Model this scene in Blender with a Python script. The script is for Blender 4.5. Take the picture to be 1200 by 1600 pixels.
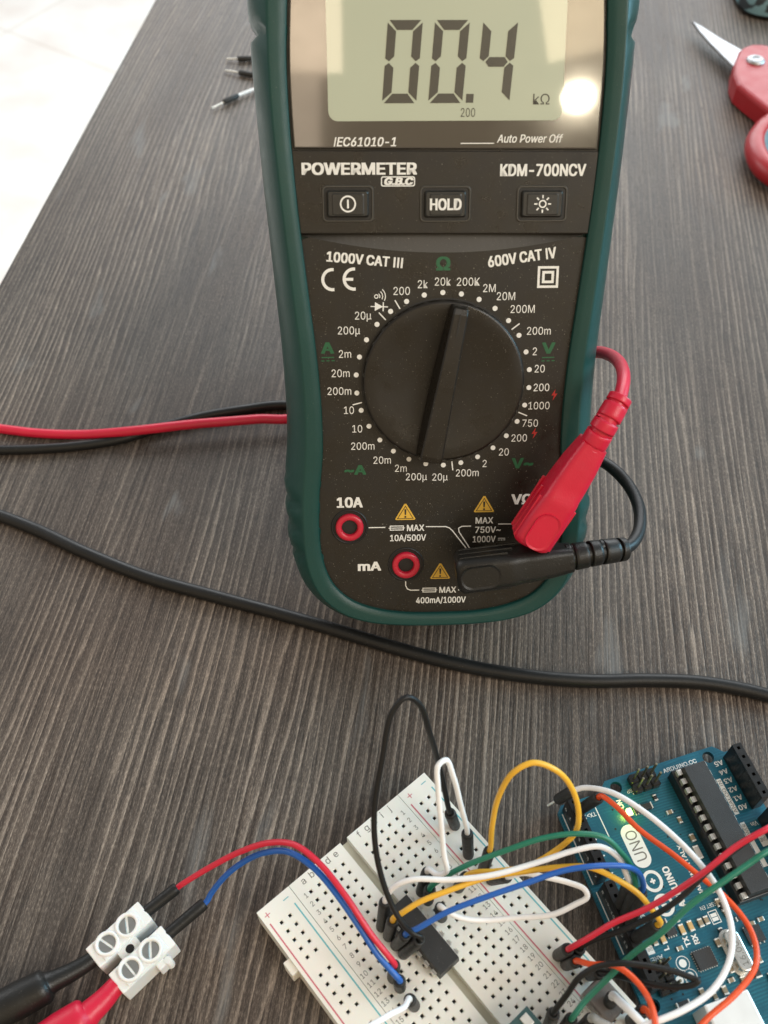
import bpy, bmesh, math, random
from mathutils import Vector, Matrix
random.seed(7)
sc = bpy.context.scene
for o in list(bpy.data.objects): bpy.data.objects.remove(o)
S = 0.001                                   # everything below is written in millimetres

# ------------------------------------------------------------------ camera
CF, CP, CR, CH = 1496.33, 0.927928, 0.0105439, 254.11
FW = Vector((0, math.cos(CP), -math.sin(CP)))
_r, _u = Vector((1, 0, 0)), Vector((0, math.sin(CP), math.cos(CP)))
RT = math.cos(CR)*_r + math.sin(CR)*_u
UP = -math.sin(CR)*_r + math.cos(CR)*_u
CAM = Vector((0, 0, CH))
cd = bpy.data.cameras.new('camera'); cam = bpy.data.objects.new('camera', cd)
sc.collection.objects.link(cam); sc.camera = cam
cam.matrix_world = Matrix(((RT.x, UP.x, -FW.x, 0), (RT.y, UP.y, -FW.y, 0), (RT.z, UP.z, -FW.z, CH*S), (0, 0, 0, 1)))
cd.sensor_fit = 'VERTICAL'; cd.sensor_height = 36; cd.sensor_width = 27
cd.lens = CF/1600*36; cd.clip_start = 0.005; cd.clip_end = 50
cd.dof.use_dof = True; cd.dof.focus_distance = 0.262; cd.dof.aperture_fstop = 20

def ray(px, py): return (px-600)/CF*RT - (py-800)/CF*UP + FW
def W(px, py, z):                            # a point seen at (px, py) that lies z mm above the table
    d = ray(px, py); return CAM + d*((z-CH)/d.z)
def srgb(r, g, b):
    f = lambda c: c/12.92 if c <= .04045 else ((c+.055)/1.055)**2.4
    return (f(r/255), f(g/255), f(b/255), 1)

# ------------------------------------------------------------------ frames of the meter, the breadboard and the controller board
def rotz(t): return Matrix.Rotation(t, 4, 'Z')
MO = Vector((14.873, 175.089, 76.828)); MT, MYAW = 0.970933, 0.0580144
MFRAME = Matrix.Translation(MO) @ rotz(MYAW) @ Matrix.Rotation(MT, 4, 'X')
MN = (MFRAME.to_3x3() @ Vector((0, 0, 1)))
def M(u, v, h=0): return MFRAME @ Vector((u, v, h))
def Mpx(px, py, h=0):                        # local (u, v, h) on the meter under a pixel
    d = ray(px, py); p0 = M(0, 0, h); t = (p0-CAM).dot(MN)/d.dot(MN)
    return MFRAME.inverted() @ (CAM+d*t)
def MW(px, py, h): return MFRAME @ Mpx(px, py, h)
BZ = 10.0; BTH = 0.714228
BFRAME = Matrix.Translation((-16.979, 66.241, 0)) @ rotz(BTH) @ Matrix.Diagonal((1, -1, 1, 1))   # u across, v towards the viewer
BROT = Matrix.Translation((-16.979, 66.241, 0)) @ rotz(BTH)                                       # x=u, y=-v
def B(u, v, z=0): return BFRAME @ Vector((u, v, z))
AZ = 3.6; AFRAME = Matrix.Translation((117.883, 44.335, AZ)) @ rotz(1.891735)                     # board top is h=0
def A(x, y, h=0): return AFRAME @ Vector((x, y, h))

# ------------------------------------------------------------------ world and lamps
w = bpy.data.worlds.new('World'); sc.world = w; w.use_nodes = True
bg = w.node_tree.nodes['Background']; bg.inputs[1].default_value = 0.36
_tc = w.node_tree.nodes.new('ShaderNodeTexCoord'); _sx = w.node_tree.nodes.new('ShaderNodeSeparateXYZ'); _cr = w.node_tree.nodes.new('ShaderNodeValToRGB')
_mr = w.node_tree.nodes.new('ShaderNodeMapRange'); _mr.inputs['From Min'].default_value = -1; _mr.inputs['From Max'].default_value = 1
w.node_tree.links.new(_tc.outputs['Generated'], _sx.inputs[0]); w.node_tree.links.new(_sx.outputs['Y'], _mr.inputs['Value']); w.node_tree.links.new(_mr.outputs[0], _cr.inputs[0]); w.node_tree.links.new(_cr.outputs[0], bg.inputs[0])
_cr.color_ramp.elements[0].color = (1.75, 1.38, .92, 1); _cr.color_ramp.elements[0].position = .12     # the room behind the camera is lit warm
_cr.color_ramp.elements[1].color = (.97, 1.0, 1.03, 1); _cr.color_ramp.elements[1].position = .62    # daylight ahead
def lamp(name, loc, target, sx, sy, radiance, col, spread=180):
    l = bpy.data.lights.new(name, 'AREA'); l.shape = 'RECTANGLE'; l.size = sx*S; l.size_y = sy*S
    l.energy = radiance*math.pi*sx*sy*S*S; l.color = col; l.spread = math.radians(spread)
    o = bpy.data.objects.new(name, l); sc.collection.objects.link(o)
    o.location = Vector(loc)*S
    o.rotation_euler = (Vector(target)-Vector(loc)).to_track_quat('-Z', 'Y').to_euler()
    return o
def mirror(px, py, dist):                    # where a lamp must hang to be mirrored by the meter's display at this pixel
    P = MW(px, py, 1.4); d = (P-CAM).normalized(); r = d - 2*d.dot(MN)*MN
    return P + r*dist, P
lamp('window_light', (250, 2300, 1050), (0, 250, 0), 2600, 1500, 3.3, (0.95, 0.98, 1.0))
lamp('room_fill_light', (1350, -650, 1550), (0, 150, 0), 1000, 1000, 6.8, (1.0, 0.965, 0.91))  # added soft fill behind the camera, makes up for the low world light
lamp('side_window_light', (1700, 620, 620), (0, 200, 60), 800, 800, 11.0, (0.40, 0.78, 1.0))
lamp('floor_fill_light', (-1700, 1000, 700), (-650, 650, -720), 1000, 1000, 1.5, (1.0, 0.985, 0.96), 110)  # added area light that brightens the floor beside the table
p, t = mirror(903, 152, 1500); L = lamp('ceiling_lamp', p, t, 52, 42, 80, (1.0, 0.86, 0.62)); L.data.shape = 'ELLIPSE'
p, t = mirror(912, 20, 1500); lamp('warm_reflection_right', p, t, 130, 120, 7, (1.0, 0.80, 0.52))  # added panel, hung only to show as a warm reflection at the display's right
p, t = mirror(472, 185, 1500); lamp('warm_reflection_left_low', p, t, 62, 130, 3.0, (1.0, 0.80, 0.60))  # weaker added panel for the lower part of the display's left reflection
p, t = mirror(486, 48, 1500); lamp('warm_reflection_left_high', p, t, 100, 125, 7.5, (1.0, 0.78, 0.55))  # added panel, mirrored as the brighter upper patch on the display's left
sc.render.engine = 'CYCLES'
sc.view_settings.view_transform = 'Standard'; sc.view_settings.look = 'None'
sc.view_settings.exposure = 0.30; sc.view_settings.gamma = 1; sc.view_settings.use_curve_mapping = False

# ------------------------------------------------------------------ materials
def mat(name, col, rough=.5, metal=0, coat=0, spec=.5, bump=0, bscale=2000, var=0, vscale=300, dust=0, sss=0, emit=None, rv=.15):
    m = bpy.data.materials.new(name); m.use_nodes = True; nt = m.node_tree; N = nt.nodes; b = N['Principled BSDF']
    if len(col) == 3: col = (*col, 1)
    b.inputs['Base Color'].default_value = col; b.inputs['Roughness'].default_value = rough
    b.inputs['Metallic'].default_value = metal; b.inputs['Specular IOR Level'].default_value = spec
    b.inputs['Coat Weight'].default_value = coat; b.inputs['Coat Roughness'].default_value = .03
    if sss:
        b.inputs['Subsurface Weight'].default_value = sss; b.inputs['Subsurface Scale'].default_value = .0015
    tc = N.new('ShaderNodeTexCoord')
    def noise(scale, det=3):
        n = N.new('ShaderNodeTexNoise'); n.inputs['Scale'].default_value = scale; n.inputs['Detail'].default_value = det
        nt.links.new(tc.outputs['Object'], n.inputs['Vector']); return n
    last = None
    if var:
        n = noise(vscale); mx = N.new('ShaderNodeMix'); mx.data_type = 'RGBA'
        nt.links.new(n.outputs['Fac'], mx.inputs[0])
        mx.inputs[6].default_value = tuple(c*(1-var) for c in col[:3])+(1,); mx.inputs[7].default_value = tuple(min(1, c*(1+var)) for c in col[:3])+(1,)
        last = mx.outputs[2]
        rr = N.new('ShaderNodeMapRange'); rr.inputs['From Min'].default_value = .3; rr.inputs['From Max'].default_value = .7; rr.inputs['To Min'].default_value = rough*(1-rv); rr.inputs['To Max'].default_value = min(1, rough*(1+rv))
        n2 = noise(vscale*2.3); nt.links.new(n2.outputs['Fac'], rr.inputs['Value']); nt.links.new(rr.outputs[0], b.inputs['Roughness'])
    if dust:
        n = noise(2900, 2); r = N.new('ShaderNodeValToRGB'); r.color_ramp.elements[0].position = .70; r.color_ramp.elements[1].position = .76
        nt.links.new(n.outputs['Fac'], r.inputs[0])
        mul = N.new('ShaderNodeMath'); mul.operation = 'MULTIPLY'; mul.inputs[1].default_value = dust
        nt.links.new(r.outputs[0], mul.inputs[0])
        mx = N.new('ShaderNodeMix'); mx.data_type = 'RGBA'; nt.links.new(mul.outputs[0], mx.inputs[0])
        mx.inputs[6].default_value = col; mx.inputs[7].default_value = (.45, .42, .36, 1)
        if last: nt.links.new(last, mx.inputs[6])
        last = mx.outputs[2]
    if last: nt.links.new(last, b.inputs['Base Color'])
    if bump:
        n = noise(bscale, 2); bp = N.new('ShaderNodeBump'); bp.inputs['Strength'].default_value = bump; bp.inputs['Distance'].default_value = .0002
        nt.links.new(n.outputs['Fac'], bp.inputs['Height']); nt.links.new(bp.outputs[0], b.inputs['Normal'])
    if emit:
        b.inputs['Emission Color'].default_value = (*emit[:3], 1); b.inputs['Emission Strength'].default_value = emit[3]
    return m

K = {}
K['face'] = mat('meter_face_plastic', (.0135, .0112, .0080), .37, spec=.42, bump=.25, bscale=5000, var=.15, vscale=60, dust=.6, rv=.4)
K['window'] = mat('display_window_plastic', (.050, .043, .034), .12, coat=1, var=.10, vscale=80)
for k_ in ('window',): K[k_].node_tree.nodes['Principled BSDF'].inputs['Coat Roughness'].default_value = .05
K['lcd'] = mat('lcd_glass', srgb(172, 180, 160), .35, coat=1, var=.03, vscale=60)
K['segment'] = mat('lcd_segment', srgb(50, 50, 43), .35, coat=1, var=.12, vscale=300)
K['holster'] = mat('holster_rubber', (.006, .048, .042), .34, spec=.35, bump=.2, bscale=4000, var=.12, vscale=90, dust=.12)
K['knob'] = mat('dial_plastic', (.0105, .0082, .0056), .32, spec=.42, bump=.15, bscale=5000, dust=.45, var=.1, vscale=70, rv=.4)
K['key'] = mat('button_rubber', (.015, .0148, .013), .38, dust=.2, bump=.15, bscale=4500, var=.1)
K['rim'] = mat('button_rim_highlight', (.060, .056, .048), .32, var=.1, vscale=80, dust=.3)  # paler than the case: the highlight on the moulded rim is in the colour
K['black'] = mat('black_recess', (.006, .006, .006), .5, var=.1)
K['print'] = mat('white_print', (.76, .76, .73), .55, var=.12, vscale=900)
K['green_print'] = mat('green_print', (.010, .10, .038), .5, var=.12, vscale=900)
K['red_print'] = mat('red_print', (.42, .015, .012), .5, var=.1)
K['yellow_print'] = mat('yellow_print', (.66, .40, .045), .5, var=.1, vscale=800)
K['dark_print'] = mat('dark_print', (.02, .018, .012), .5, var=.1)
K['red_plastic'] = mat('red_plastic', (.58, .009, .040), .36, bump=.25, bscale=2500, var=.12, vscale=150, dust=.12)
K['red_socket'] = mat('red_socket_plastic', (.50, .012, .035), .3, var=.1)
K['black_plastic'] = mat('black_plastic', (.010, .0098, .009), .38, spec=.4, bump=.3, bscale=2500, dust=.25, var=.1, vscale=120)
K['black_cable'] = mat('black_cable_jacket', (.009, .009, .0088), .40, spec=.35, bump=.2, bscale=1500, dust=.2, var=.15, vscale=60)
K['shrink'] = mat('heat_shrink', (.011, .011, .0105), .45, spec=.35, bump=.5, bscale=900, var=.2, vscale=300)
K['plug'] = mat('jumper_plug_plastic', (.022, .022, .021), .5, spec=.35, bump=.3, bscale=2500, var=.2, vscale=400)
K['metal'] = mat('tinned_metal', (.80, .78, .72), .35, metal=.7, var=.15, vscale=600)
K['pin'] = mat('dull_pin_metal', (.30, .28, .20), .35, metal=.9, var=.2, vscale=900)
K['screw'] = mat('screw_metal', (.42, .42, .40), .34, metal=1, var=.2, vscale=700, bump=.2, bscale=3000)
K['steel'] = mat('blade_steel', (.42, .43, .44), .45, metal=1, var=.08, vscale=120)
K['white_plastic'] = mat('terminal_plastic', (.80, .80, .78), .42, var=.05, vscale=200, sss=.15)
K['board'] = mat('breadboard_plastic', (.84, .82, .75), .45, var=.05, vscale=120, bump=.1, bscale=2500, sss=.1)
K['groove'] = mat('breadboard_groove', (.55, .53, .43), .5, var=.06, vscale=150)
K['pit'] = mat('breadboard_contact_pit', (.045, .040, .033), .6, var=.2)
K['board_print'] = mat('breadboard_print', (.17, .16, .14), .6, var=.1)
K['rail_red'] = mat('rail_red_print', (.62, .16, .20), .5, var=.1)
K['rail_blue'] = mat('rail_blue_print', (.12, .46, .50), .5, var=.1)
K['chip'] = mat('chip_epoxy', (.022, .022, .022), .5, bump=.4, bscale=6000, dust=.2, var=.15)
K['header'] = mat('header_plastic', (.010, .010, .010), .34, var=.2)
K['silk'] = mat('silkscreen', (.78, .78, .74), .55, var=.05)
K['crystal'] = mat('crystal_can', (.74, .73, .68), .28, metal=1, var=.08)
K['usb'] = mat('usb_shell', (.86, .86, .84), .38, metal=.5, var=.03, vscale=60)
K['ceramic'] = mat('ceramic_capacitor', (.28, .22, .14), .5, var=.1)
K['led_body'] = mat('led_amber', (.58, .38, .16), .35, var=.1)
K['led_on'] = mat('led_lit', (.6, .9, .1), .3, emit=(.85, 1.0, .22, 14))
K['red_handle'] = mat('scissor_handle', (.36, .009, .016), .36, bump=.2, bscale=1500, var=.1, vscale=80)
K['teal_grip'] = mat('scissor_grip', (.05, .14, .18), .5, var=.1)
def wire_mat(n, c): return mat(n, c, .36, bump=.15, bscale=1200, var=.08, vscale=300, dust=.06, sss=.0)
WC = dict(black=mat('wire_black', (.009, .009, .009), .42, spec=.3, bump=.15, bscale=1200, dust=.06), white=wire_mat('wire_white', (.84, .83, .82)), yellow=wire_mat('wire_yellow', (.80, .44, .035)),
          blue=wire_mat('wire_blue', (.012, .105, .42)), green=wire_mat('wire_green', (.010, .16, .095)), red=wire_mat('wire_red', (.62, .018, .045)),
          orange=wire_mat('wire_orange', (.78, .085, .015)), grey=wire_mat('wire_grey', (.45, .45, .43)))

def pcb_material():
    m = mat('circuit_board_solder_mask', (.008, .098, .148), .32, bump=.3, bscale=1500)
    nt = m.node_tree; N = nt.nodes; b = N['Principled BSDF']
    tc = N.new('ShaderNodeTexCoord'); v = N.new('ShaderNodeTexVoronoi'); v.distance = 'MANHATTAN'; v.inputs['Scale'].default_value = 260
    nt.links.new(tc.outputs['Object'], v.inputs['Vector'])
    n = N.new('ShaderNodeTexNoise'); n.inputs['Scale'].default_value = 120; nt.links.new(tc.outputs['Object'], n.inputs['Vector'])
    wv = N.new('ShaderNodeTexWave'); wv.inputs['Scale'].default_value = 420; wv.inputs['Distortion'].default_value = 9; wv.inputs['Detail Scale'].default_value = .12
    nt.links.new(tc.outputs['Object'], wv.inputs['Vector'])
    r = N.new('ShaderNodeValToRGB'); r.color_ramp.elements[0].position = .40; r.color_ramp.elements[1].position = .58
    nt.links.new(n.outputs['Fac'], r.inputs[0])
    mm = N.new('ShaderNodeMath'); mm.operation = 'MULTIPLY'; nt.links.new(wv.outputs['Fac'], mm.inputs[0]); nt.links.new(r.outputs[0], mm.inputs[1])
    mx = N.new('ShaderNodeMix'); mx.data_type = 'RGBA'; nt.links.new(mm.outputs[0], mx.inputs[0])
    mx.inputs[6].default_value = (.007, .094, .142, 1); mx.inputs[7].default_value = (.016, .150, .205, 1)
    nt.links.new(mx.outputs[2], b.inputs['Base Color'])
    return m
K['pcb'] = pcb_material()

def wood_material():
    m = bpy.data.materials.new('dark_oak_laminate'); m.use_nodes = True; nt = m.node_tree; N = nt.nodes; Lk = nt.links.new; b = N['Principled BSDF']
    tc = N.new('ShaderNodeTexCoord'); mp = N.new('ShaderNodeMapping'); Lk(tc.outputs['Object'], mp.inputs['Vector'])
    mp.inputs['Scale'].default_value = (1000, 1000, 1000)          # millimetres; the table's own Y runs along the grain
    sep = N.new('ShaderNodeSeparateXYZ'); Lk(mp.outputs[0], sep.inputs[0])
    def mathn(op, a, bb=None, c=None):
        n = N.new('ShaderNodeMath'); n.operation = op
        for i, x in enumerate((a, bb, c)):
            if x is None: continue
            if isinstance(x, (int, float)): n.inputs[i].default_value = x
            else: Lk(x, n.inputs[i])
        return n.outputs[0]
    def noise(sx, sy, det=2, rough=.5, off=0, dist=0):
        q = N.new('ShaderNodeMapping'); q.inputs['Scale'].default_value = (sx, sy, 1); q.inputs['Location'].default_value = (off, off*1.7, off)
        Lk(mp.outputs[0], q.inputs['Vector'])
        n = N.new('ShaderNodeTexNoise'); n.inputs['Scale'].default_value = 1; n.inputs['Detail'].default_value = det; n.inputs['Roughness'].default_value = rough
        n.inputs['Distortion'].default_value = dist
        Lk(q.outputs[0], n.inputs['Vector']); return n.outputs['Fac']
    def ramp(x, stops):
        r = N.new('ShaderNodeValToRGB'); Lk(x, r.inputs[0]); e = r.color_ramp.elements
        while len(e) < len(stops): e.new(.5)
        for el, (p, c) in zip(e, stops): el.position = p; el.color = (c, c, c, 1) if not isinstance(c, tuple) else c
        return r.outputs[0]
    def mixc(f, a, c):
        n = N.new('ShaderNodeMix'); n.data_type = 'RGBA'; Lk(f, n.inputs[0])
        for i, x in ((6, a), (7, c)):
            if isinstance(x, tuple): n.inputs[i].default_value = x
            else: Lk(x, n.inputs[i])
        return n.outputs[2]
    # growth rings cut lengthwise: contour lines of a long soft hill field
    warp = noise(.0075, .0016, 1, .5, 3)
    warp2 = noise(.13, .0055, 3, .6, 11)
    v = mathn('ADD', mathn('MULTIPLY', warp, 24.0), mathn('MULTIPLY', sep.outputs['X'], .40))
    v = mathn('ADD', v, mathn('MULTIPLY', warp2, 2.4))
    saw = mathn('FRACT', v)
    ring = ramp(saw, [(0, .0), (.45, .04), (.74, .30), (.86, .9), (.93, 1.0), (1.0, .0)])
    amp = ramp(noise(.028, .0045, 2, .5, 23), [(.38, .08), (.56, 1.0)])
    fine = noise(1.5, .028, 3, .65, 5)                              # long fibres
    fibre = ramp(fine, [(.36, 0.0), (.64, 1.0)])
    line = ramp(noise(.62, .0065, 2, .5, 61), [(.57, 0.0), (.66, 1.0)])
    pore = noise(4.2, .75, 2, .75, 9)                               # short brushed pores
    speck = ramp(pore, [(.48, 0.0), (.68, 1.0)])
    dark = ramp(noise(2.6, .16, 2, .6, 31), [(.30, 1.0), (.47, 0.0)])
    tone = ramp(noise(.020, .0055, 3, .55, 41), [(.40, 0.), (.60, 1.)])
    base = mixc(tone, (.023, .0140, .0095, 1), (.027, .0205, .0160, 1))
    f1 = mathn('MULTIPLY', mathn('MULTIPLY', ring, amp), mathn('ADD', .38, mathn('MULTIPLY', speck, .62)))
    c = mixc(mathn('MULTIPLY', fibre, .60), base, mixc(tone, (.110, .083, .066, 1), (.120, .103, .089, 1)))
    c = mixc(mathn('MULTIPLY', mathn('MULTIPLY', line, .62), mathn('ADD', .35, speck)), c, (.28, .225, .18, 1))
    c = mixc(mathn('MULTIPLY', f1, 1.0), c, (.50, .41, .33, 1))
    c = mixc(mathn('MULTIPLY', mathn('MULTIPLY', speck, mathn('ADD', .25, fibre)), .62), c, (.26, .215, .175, 1))
    c = mixc(mathn('MULTIPLY', dark, .75), c, (.013, .010, .008, 1))
    cloud = ramp(noise(.011, .006, 3, .55, 97), [(.42, 1.0), (.60, 0.0)])
    c = mixc(mathn('MULTIPLY', cloud, .22), c, (.020, .013, .009, 1))
    patch = ramp(noise(.045, .013, 3, .6, 77, .4), [(.635, 0.), (.70, 1.)])
    c = mixc(mathn('MULTIPLY', patch, mathn('ADD', .2, mathn('MULTIPLY', fibre, .45))), c, (.17, .17, .165, 1))
    Lk(c, b.inputs['Base Color'])
    hgt = mathn('SUBTRACT', mathn('ADD', mathn('MULTIPLY', f1, .6), mathn('MULTIPLY', fibre, .5)), mathn('MULTIPLY', dark, .5))
    bp = N.new('ShaderNodeBump'); bp.inputs['Strength'].default_value = .35; bp.inputs['Distance'].default_value = .00025
    Lk(hgt, bp.inputs['Height']); Lk(bp.outputs[0], b.inputs['Normal'])
    rg = mathn('ADD', .44, mathn('MULTIPLY', fibre, .12)); Lk(rg, b.inputs['Roughness'])
    b.inputs['Specular IOR Level'].default_value = .4
    return m
K['wood'] = wood_material()

def tile_material():
    m = bpy.data.materials.new('pale_floor_tile'); m.use_nodes = True; nt = m.node_tree; N = nt.nodes; b = N['Principled BSDF']
    tc = N.new('ShaderNodeTexCoord'); n = N.new('ShaderNodeTexNoise'); n.inputs['Scale'].default_value = 9; n.inputs['Detail'].default_value = 5
    nt.links.new(tc.outputs['Object'], n.inputs['Vector'])
    r = N.new('ShaderNodeValToRGB'); r.color_ramp.elements[0].position = .32; r.color_ramp.elements[0].color = (.76, .72, .69, 1)
    r.color_ramp.elements[1].position = .62; r.color_ramp.elements[1].color = (.84, .84, .83, 1)
    nt.links.new(n.outputs['Fac'], r.inputs[0])
    br = N.new('ShaderNodeTexBrick'); br.offset = 0; br.inputs['Scale'].default_value = 1; br.inputs['Brick Width'].default_value = .6; br.inputs['Row Height'].default_value = .6
    br.inputs['Mortar Size'].default_value = .003; br.inputs['Color2'].default_value = (1, 1, 1, 1); br.inputs['Color1'].default_value = (1, 1, 1, 1); br.inputs['Mortar'].default_value = (.86, .83, .80, 1)
    nt.links.new(tc.outputs['Object'], br.inputs['Vector'])
    mx = N.new('ShaderNodeMix'); mx.data_type = 'RGBA'; mx.blend_type = 'MULTIPLY'; mx.inputs[0].default_value = 1
    nt.links.new(r.outputs[0], mx.inputs[6]); nt.links.new(br.outputs['Color'], mx.inputs[7]); nt.links.new(mx.outputs[2], b.inputs['Base Color'])
    b.inputs['Roughness'].default_value = .3
    return m
K['tile'] = tile_material()

# ------------------------------------------------------------------ mesh helpers (all coordinates in world millimetres)
class MB:
    def __init__(s): s.v = []; s.f = []; s.m = []; s.sm = []
    def add(s, verts, faces, X=None, mi=0, smooth=False):
        n = len(s.v)
        s.v += [Vector(p) if X is None else X @ Vector(p) for p in verts]
        s.f += [tuple(i+n for i in f) for f in faces]; s.m += [mi]*len(faces); s.sm += [smooth]*len(faces)
        return s
    def box(s, x0, x1, y0, y1, z0, z1, X=None, bev=0, seg=2, mi=0, taper=0):
        bm = bmesh.new()
        t = taper
        c = [(x0, y0, z0), (x1, y0, z0), (x1, y1, z0), (x0, y1, z0), (x0+t, y0+t, z1), (x1-t, y0+t, z1), (x1-t, y1-t, z1), (x0+t, y1-t, z1)]
        vs = [bm.verts.new(p) for p in c]
        for f in ((3, 2, 1, 0), (4, 5, 6, 7), (0, 1, 5, 4), (1, 2, 6, 5), (2, 3, 7, 6), (3, 0, 4, 7)): bm.faces.new([vs[i] for i in f])
        if bev: bmesh.ops.bevel(bm, geom=list(bm.edges), offset=bev, segments=seg, profile=.6, affect='EDGES')
        bm.verts.index_update()
        s.add([v.co.copy() for v in bm.verts], [[v.index for v in f.verts] for f in bm.faces], X, mi, False); bm.free(); return s
    def prism(s, poly, z0, z1, X=None, bev=0, mi=0, seg=2, holes=None):
        bm = bmesh.new(); vs = [bm.verts.new((p[0], p[1], z1)) for p in poly]; f = bm.faces.new(vs); f.normal_update()
        if f.normal.z < 0: f.normal_flip()
        r = bmesh.ops.extrude_face_region(bm, geom=[f]); nv = [g for g in r['geom'] if isinstance(g, bmesh.types.BMVert)]
        for v in nv: v.co.z = z0
        top = [e for e in bm.edges if all(abs(v.co.z-max(z0, z1)) < 1e-6 for v in e.verts)]
        bmesh.ops.recalc_face_normals(bm, faces=list(bm.faces))
        if bev: bmesh.ops.bevel(bm, geom=top, offset=bev, segments=seg, profile=.5, affect='EDGES')
        bmesh.ops.triangulate(bm, faces=[q for q in bm.faces if len(q.verts) > 4])
        bm.verts.index_update()
        s.add([v.co.copy() for v in bm.verts], [[v.index for v in q.verts] for q in bm.faces], X, mi, False); bm.free(); return s
    def flat(s, poly, z, X=None, mi=0):
        bm = bmesh.new(); vs = [bm.verts.new((p[0], p[1], z)) for p in poly]; f = bm.faces.new(vs); f.normal_update()
        if f.normal.z < 0: f.normal_flip()
        bmesh.ops.triangulate(bm, faces=list(bm.faces)); bm.verts.index_update()
        s.add([v.co.copy() for v in bm.verts], [[v.index for v in q.verts] for q in bm.faces], X, mi); bm.free(); return s
    def band(s, outer, inner, z, X=None, mi=0):
        n = len(outer); s.add([(p[0], p[1], z) for p in outer]+[(p[0], p[1], z) for p in inner], [(i, (i+1) % n, n+(i+1) % n, n+i) for i in range(n)], X, mi); return s
    def rings(s, rings, X=None, mi=0, smooth=True, caps=(True, True)):
        n = len(rings[0]); V = [p for r in rings for p in r]; F = []
        for k in range(len(rings)-1):
            for i in range(n): F.append((k*n+i, k*n+(i+1) % n, (k+1)*n+(i+1) % n, (k+1)*n+i))
        s.add(V, F, X, mi, smooth)
        if caps[0]: s.add(rings[0], [tuple(reversed(range(n)))], X, mi)
        if caps[1]: s.add(rings[-1], [tuple(range(n))], X, mi)
        return s
    def lathe(s, prof, X=None, n=32, mi=0, smooth=True, caps=(True, True)):
        return s.rings([[(r*math.cos(2*math.pi*i/n), r*math.sin(2*math.pi*i/n), z) for i in range(n)] for r, z in prof], X, mi, smooth, caps)
    def tube(s, pts, r, n=14, mi=0, sub=7, smooth=True):
        P, R = spline(pts, r, sub)
        T = [(P[min(i+1, len(P)-1)]-P[max(i-1, 0)]).normalized() for i in range(len(P))]
        nrm = T[0].orthogonal().normalized(); out = []
        for i, p in enumerate(P):
            nrm = (nrm - nrm.dot(T[i])*T[i]).normalized(); bi = T[i].cross(nrm)
            out.append([p+R[i]*(math.cos(2*math.pi*k/n)*nrm+math.sin(2*math.pi*k/n)*bi) for k in range(n)])
        return s.rings(out, None, mi, smooth)
def spline(pts, r, sub):
    pts = [Vector(p) for p in pts]; rs = list(r) if isinstance(r, (list, tuple)) else [r]*len(pts); P = []; R = []
    for i in range(len(pts)-1):
        p0, p1, p2, p3 = pts[max(i-1, 0)], pts[i], pts[i+1], pts[min(i+2, len(pts)-1)]
        t0 = 0; t1 = t0+max((p1-p0).length, 1e-3)**.5; t2 = t1+max((p2-p1).length, 1e-3)**.5; t3 = t2+max((p3-p2).length, 1e-3)**.5
        for k in range(sub+(i == len(pts)-2)):
            q = k/sub; t = t1+(t2-t1)*q
            if i == 0: a1 = p1
            else: a1 = (t1-t)/(t1-t0)*p0+(t-t0)/(t1-t0)*p1
            a2 = (t2-t)/(t2-t1)*p1+(t-t1)/(t2-t1)*p2
            if i == len(pts)-2: a3 = p2
            else: a3 = (t3-t)/(t3-t2)*p2+(t-t2)/(t3-t2)*p3
            b1 = ((t2-t)*a1+(t-t0)*a2)/(t2-t0) if i else ((t2-t)*p1+(t-t1)*a2)/(t2-t1)
            b2 = ((t3-t)*a2+(t-t1)*a3)/(t3-t1) if i < len(pts)-2 else ((t2-t)*a2+(t-t1)*p2)/(t2-t1)
            P.append(((t2-t)*b1+(t-t1)*b2)/(t2-t1)); R.append(rs[i]+(rs[i+1]-rs[i])*q)
    return P, R
def axis(p0, p1):                            # frame with z from p0 to p1
    p0, p1 = Vector(p0), Vector(p1); return Matrix.Translation(p0) @ (p1-p0).to_track_quat('Z', 'Y').to_matrix().to_4x4()
def circ(x, y, r, n=32, r2=None): return [(x+r*math.cos(2*math.pi*i/n), y+(r2 or r)*math.sin(2*math.pi*i/n)) for i in range(n)]
def rrect(x0, x1, y0, y1, r, n=5):
    o = []
    for cx, cy, a in ((x1-r, y1-r, 0), (x0+r, y1-r, 90), (x0+r, y0+r, 180), (x1-r, y0+r, 270)):
        for k in range(n+1): t = math.radians(a+90*k/n); o.append((cx+r*math.cos(t), cy+r*math.sin(t)))
    return o

def tag(o, label, cat, group=None, kind=None):
    if label: o['label'] = label
    if cat: o['category'] = cat
    if group: o['group'] = group
    if kind: o['kind'] = kind
    return o
def thing(name, label, cat, base, group=None, frame=None):
    o = bpy.data.objects.new(name, None); sc.collection.objects.link(o); o.empty_display_size = .005
    R = frame.to_3x3().to_4x4() if frame is not None else Matrix()
    o.matrix_world = Matrix.Translation(Vector(base)*S) @ R
    o['inv'] = 0; del o['inv']
    ROOTS[o.name] = (Matrix.Translation(Vector(base)) @ R).inverted()
    return tag(o, label, cat, group)
ROOTS = {}
def obj(name, mb, mats, parent=None, base=None):
    if not isinstance(mats, (list, tuple)): mats = [mats]
    inv = ROOTS[parent.name] if parent else Matrix.Translation(-Vector(base)) if base else Matrix()
    me = bpy.data.meshes.new(name); me.from_pydata([(inv @ v)*S for v in mb.v], [], mb.f)
    for m in mats: me.materials.append(m)
    me.polygons.foreach_set('material_index', mb.m); me.polygons.foreach_set('use_smooth', mb.sm); me.update()
    o = bpy.data.objects.new(name, me); sc.collection.objects.link(o)
    if parent: o.parent = parent; ROOTS[o.name] = inv
    elif base: o.location = Vector(base)*S; ROOTS[o.name] = inv
    else: ROOTS[o.name] = inv
    return o

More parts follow.
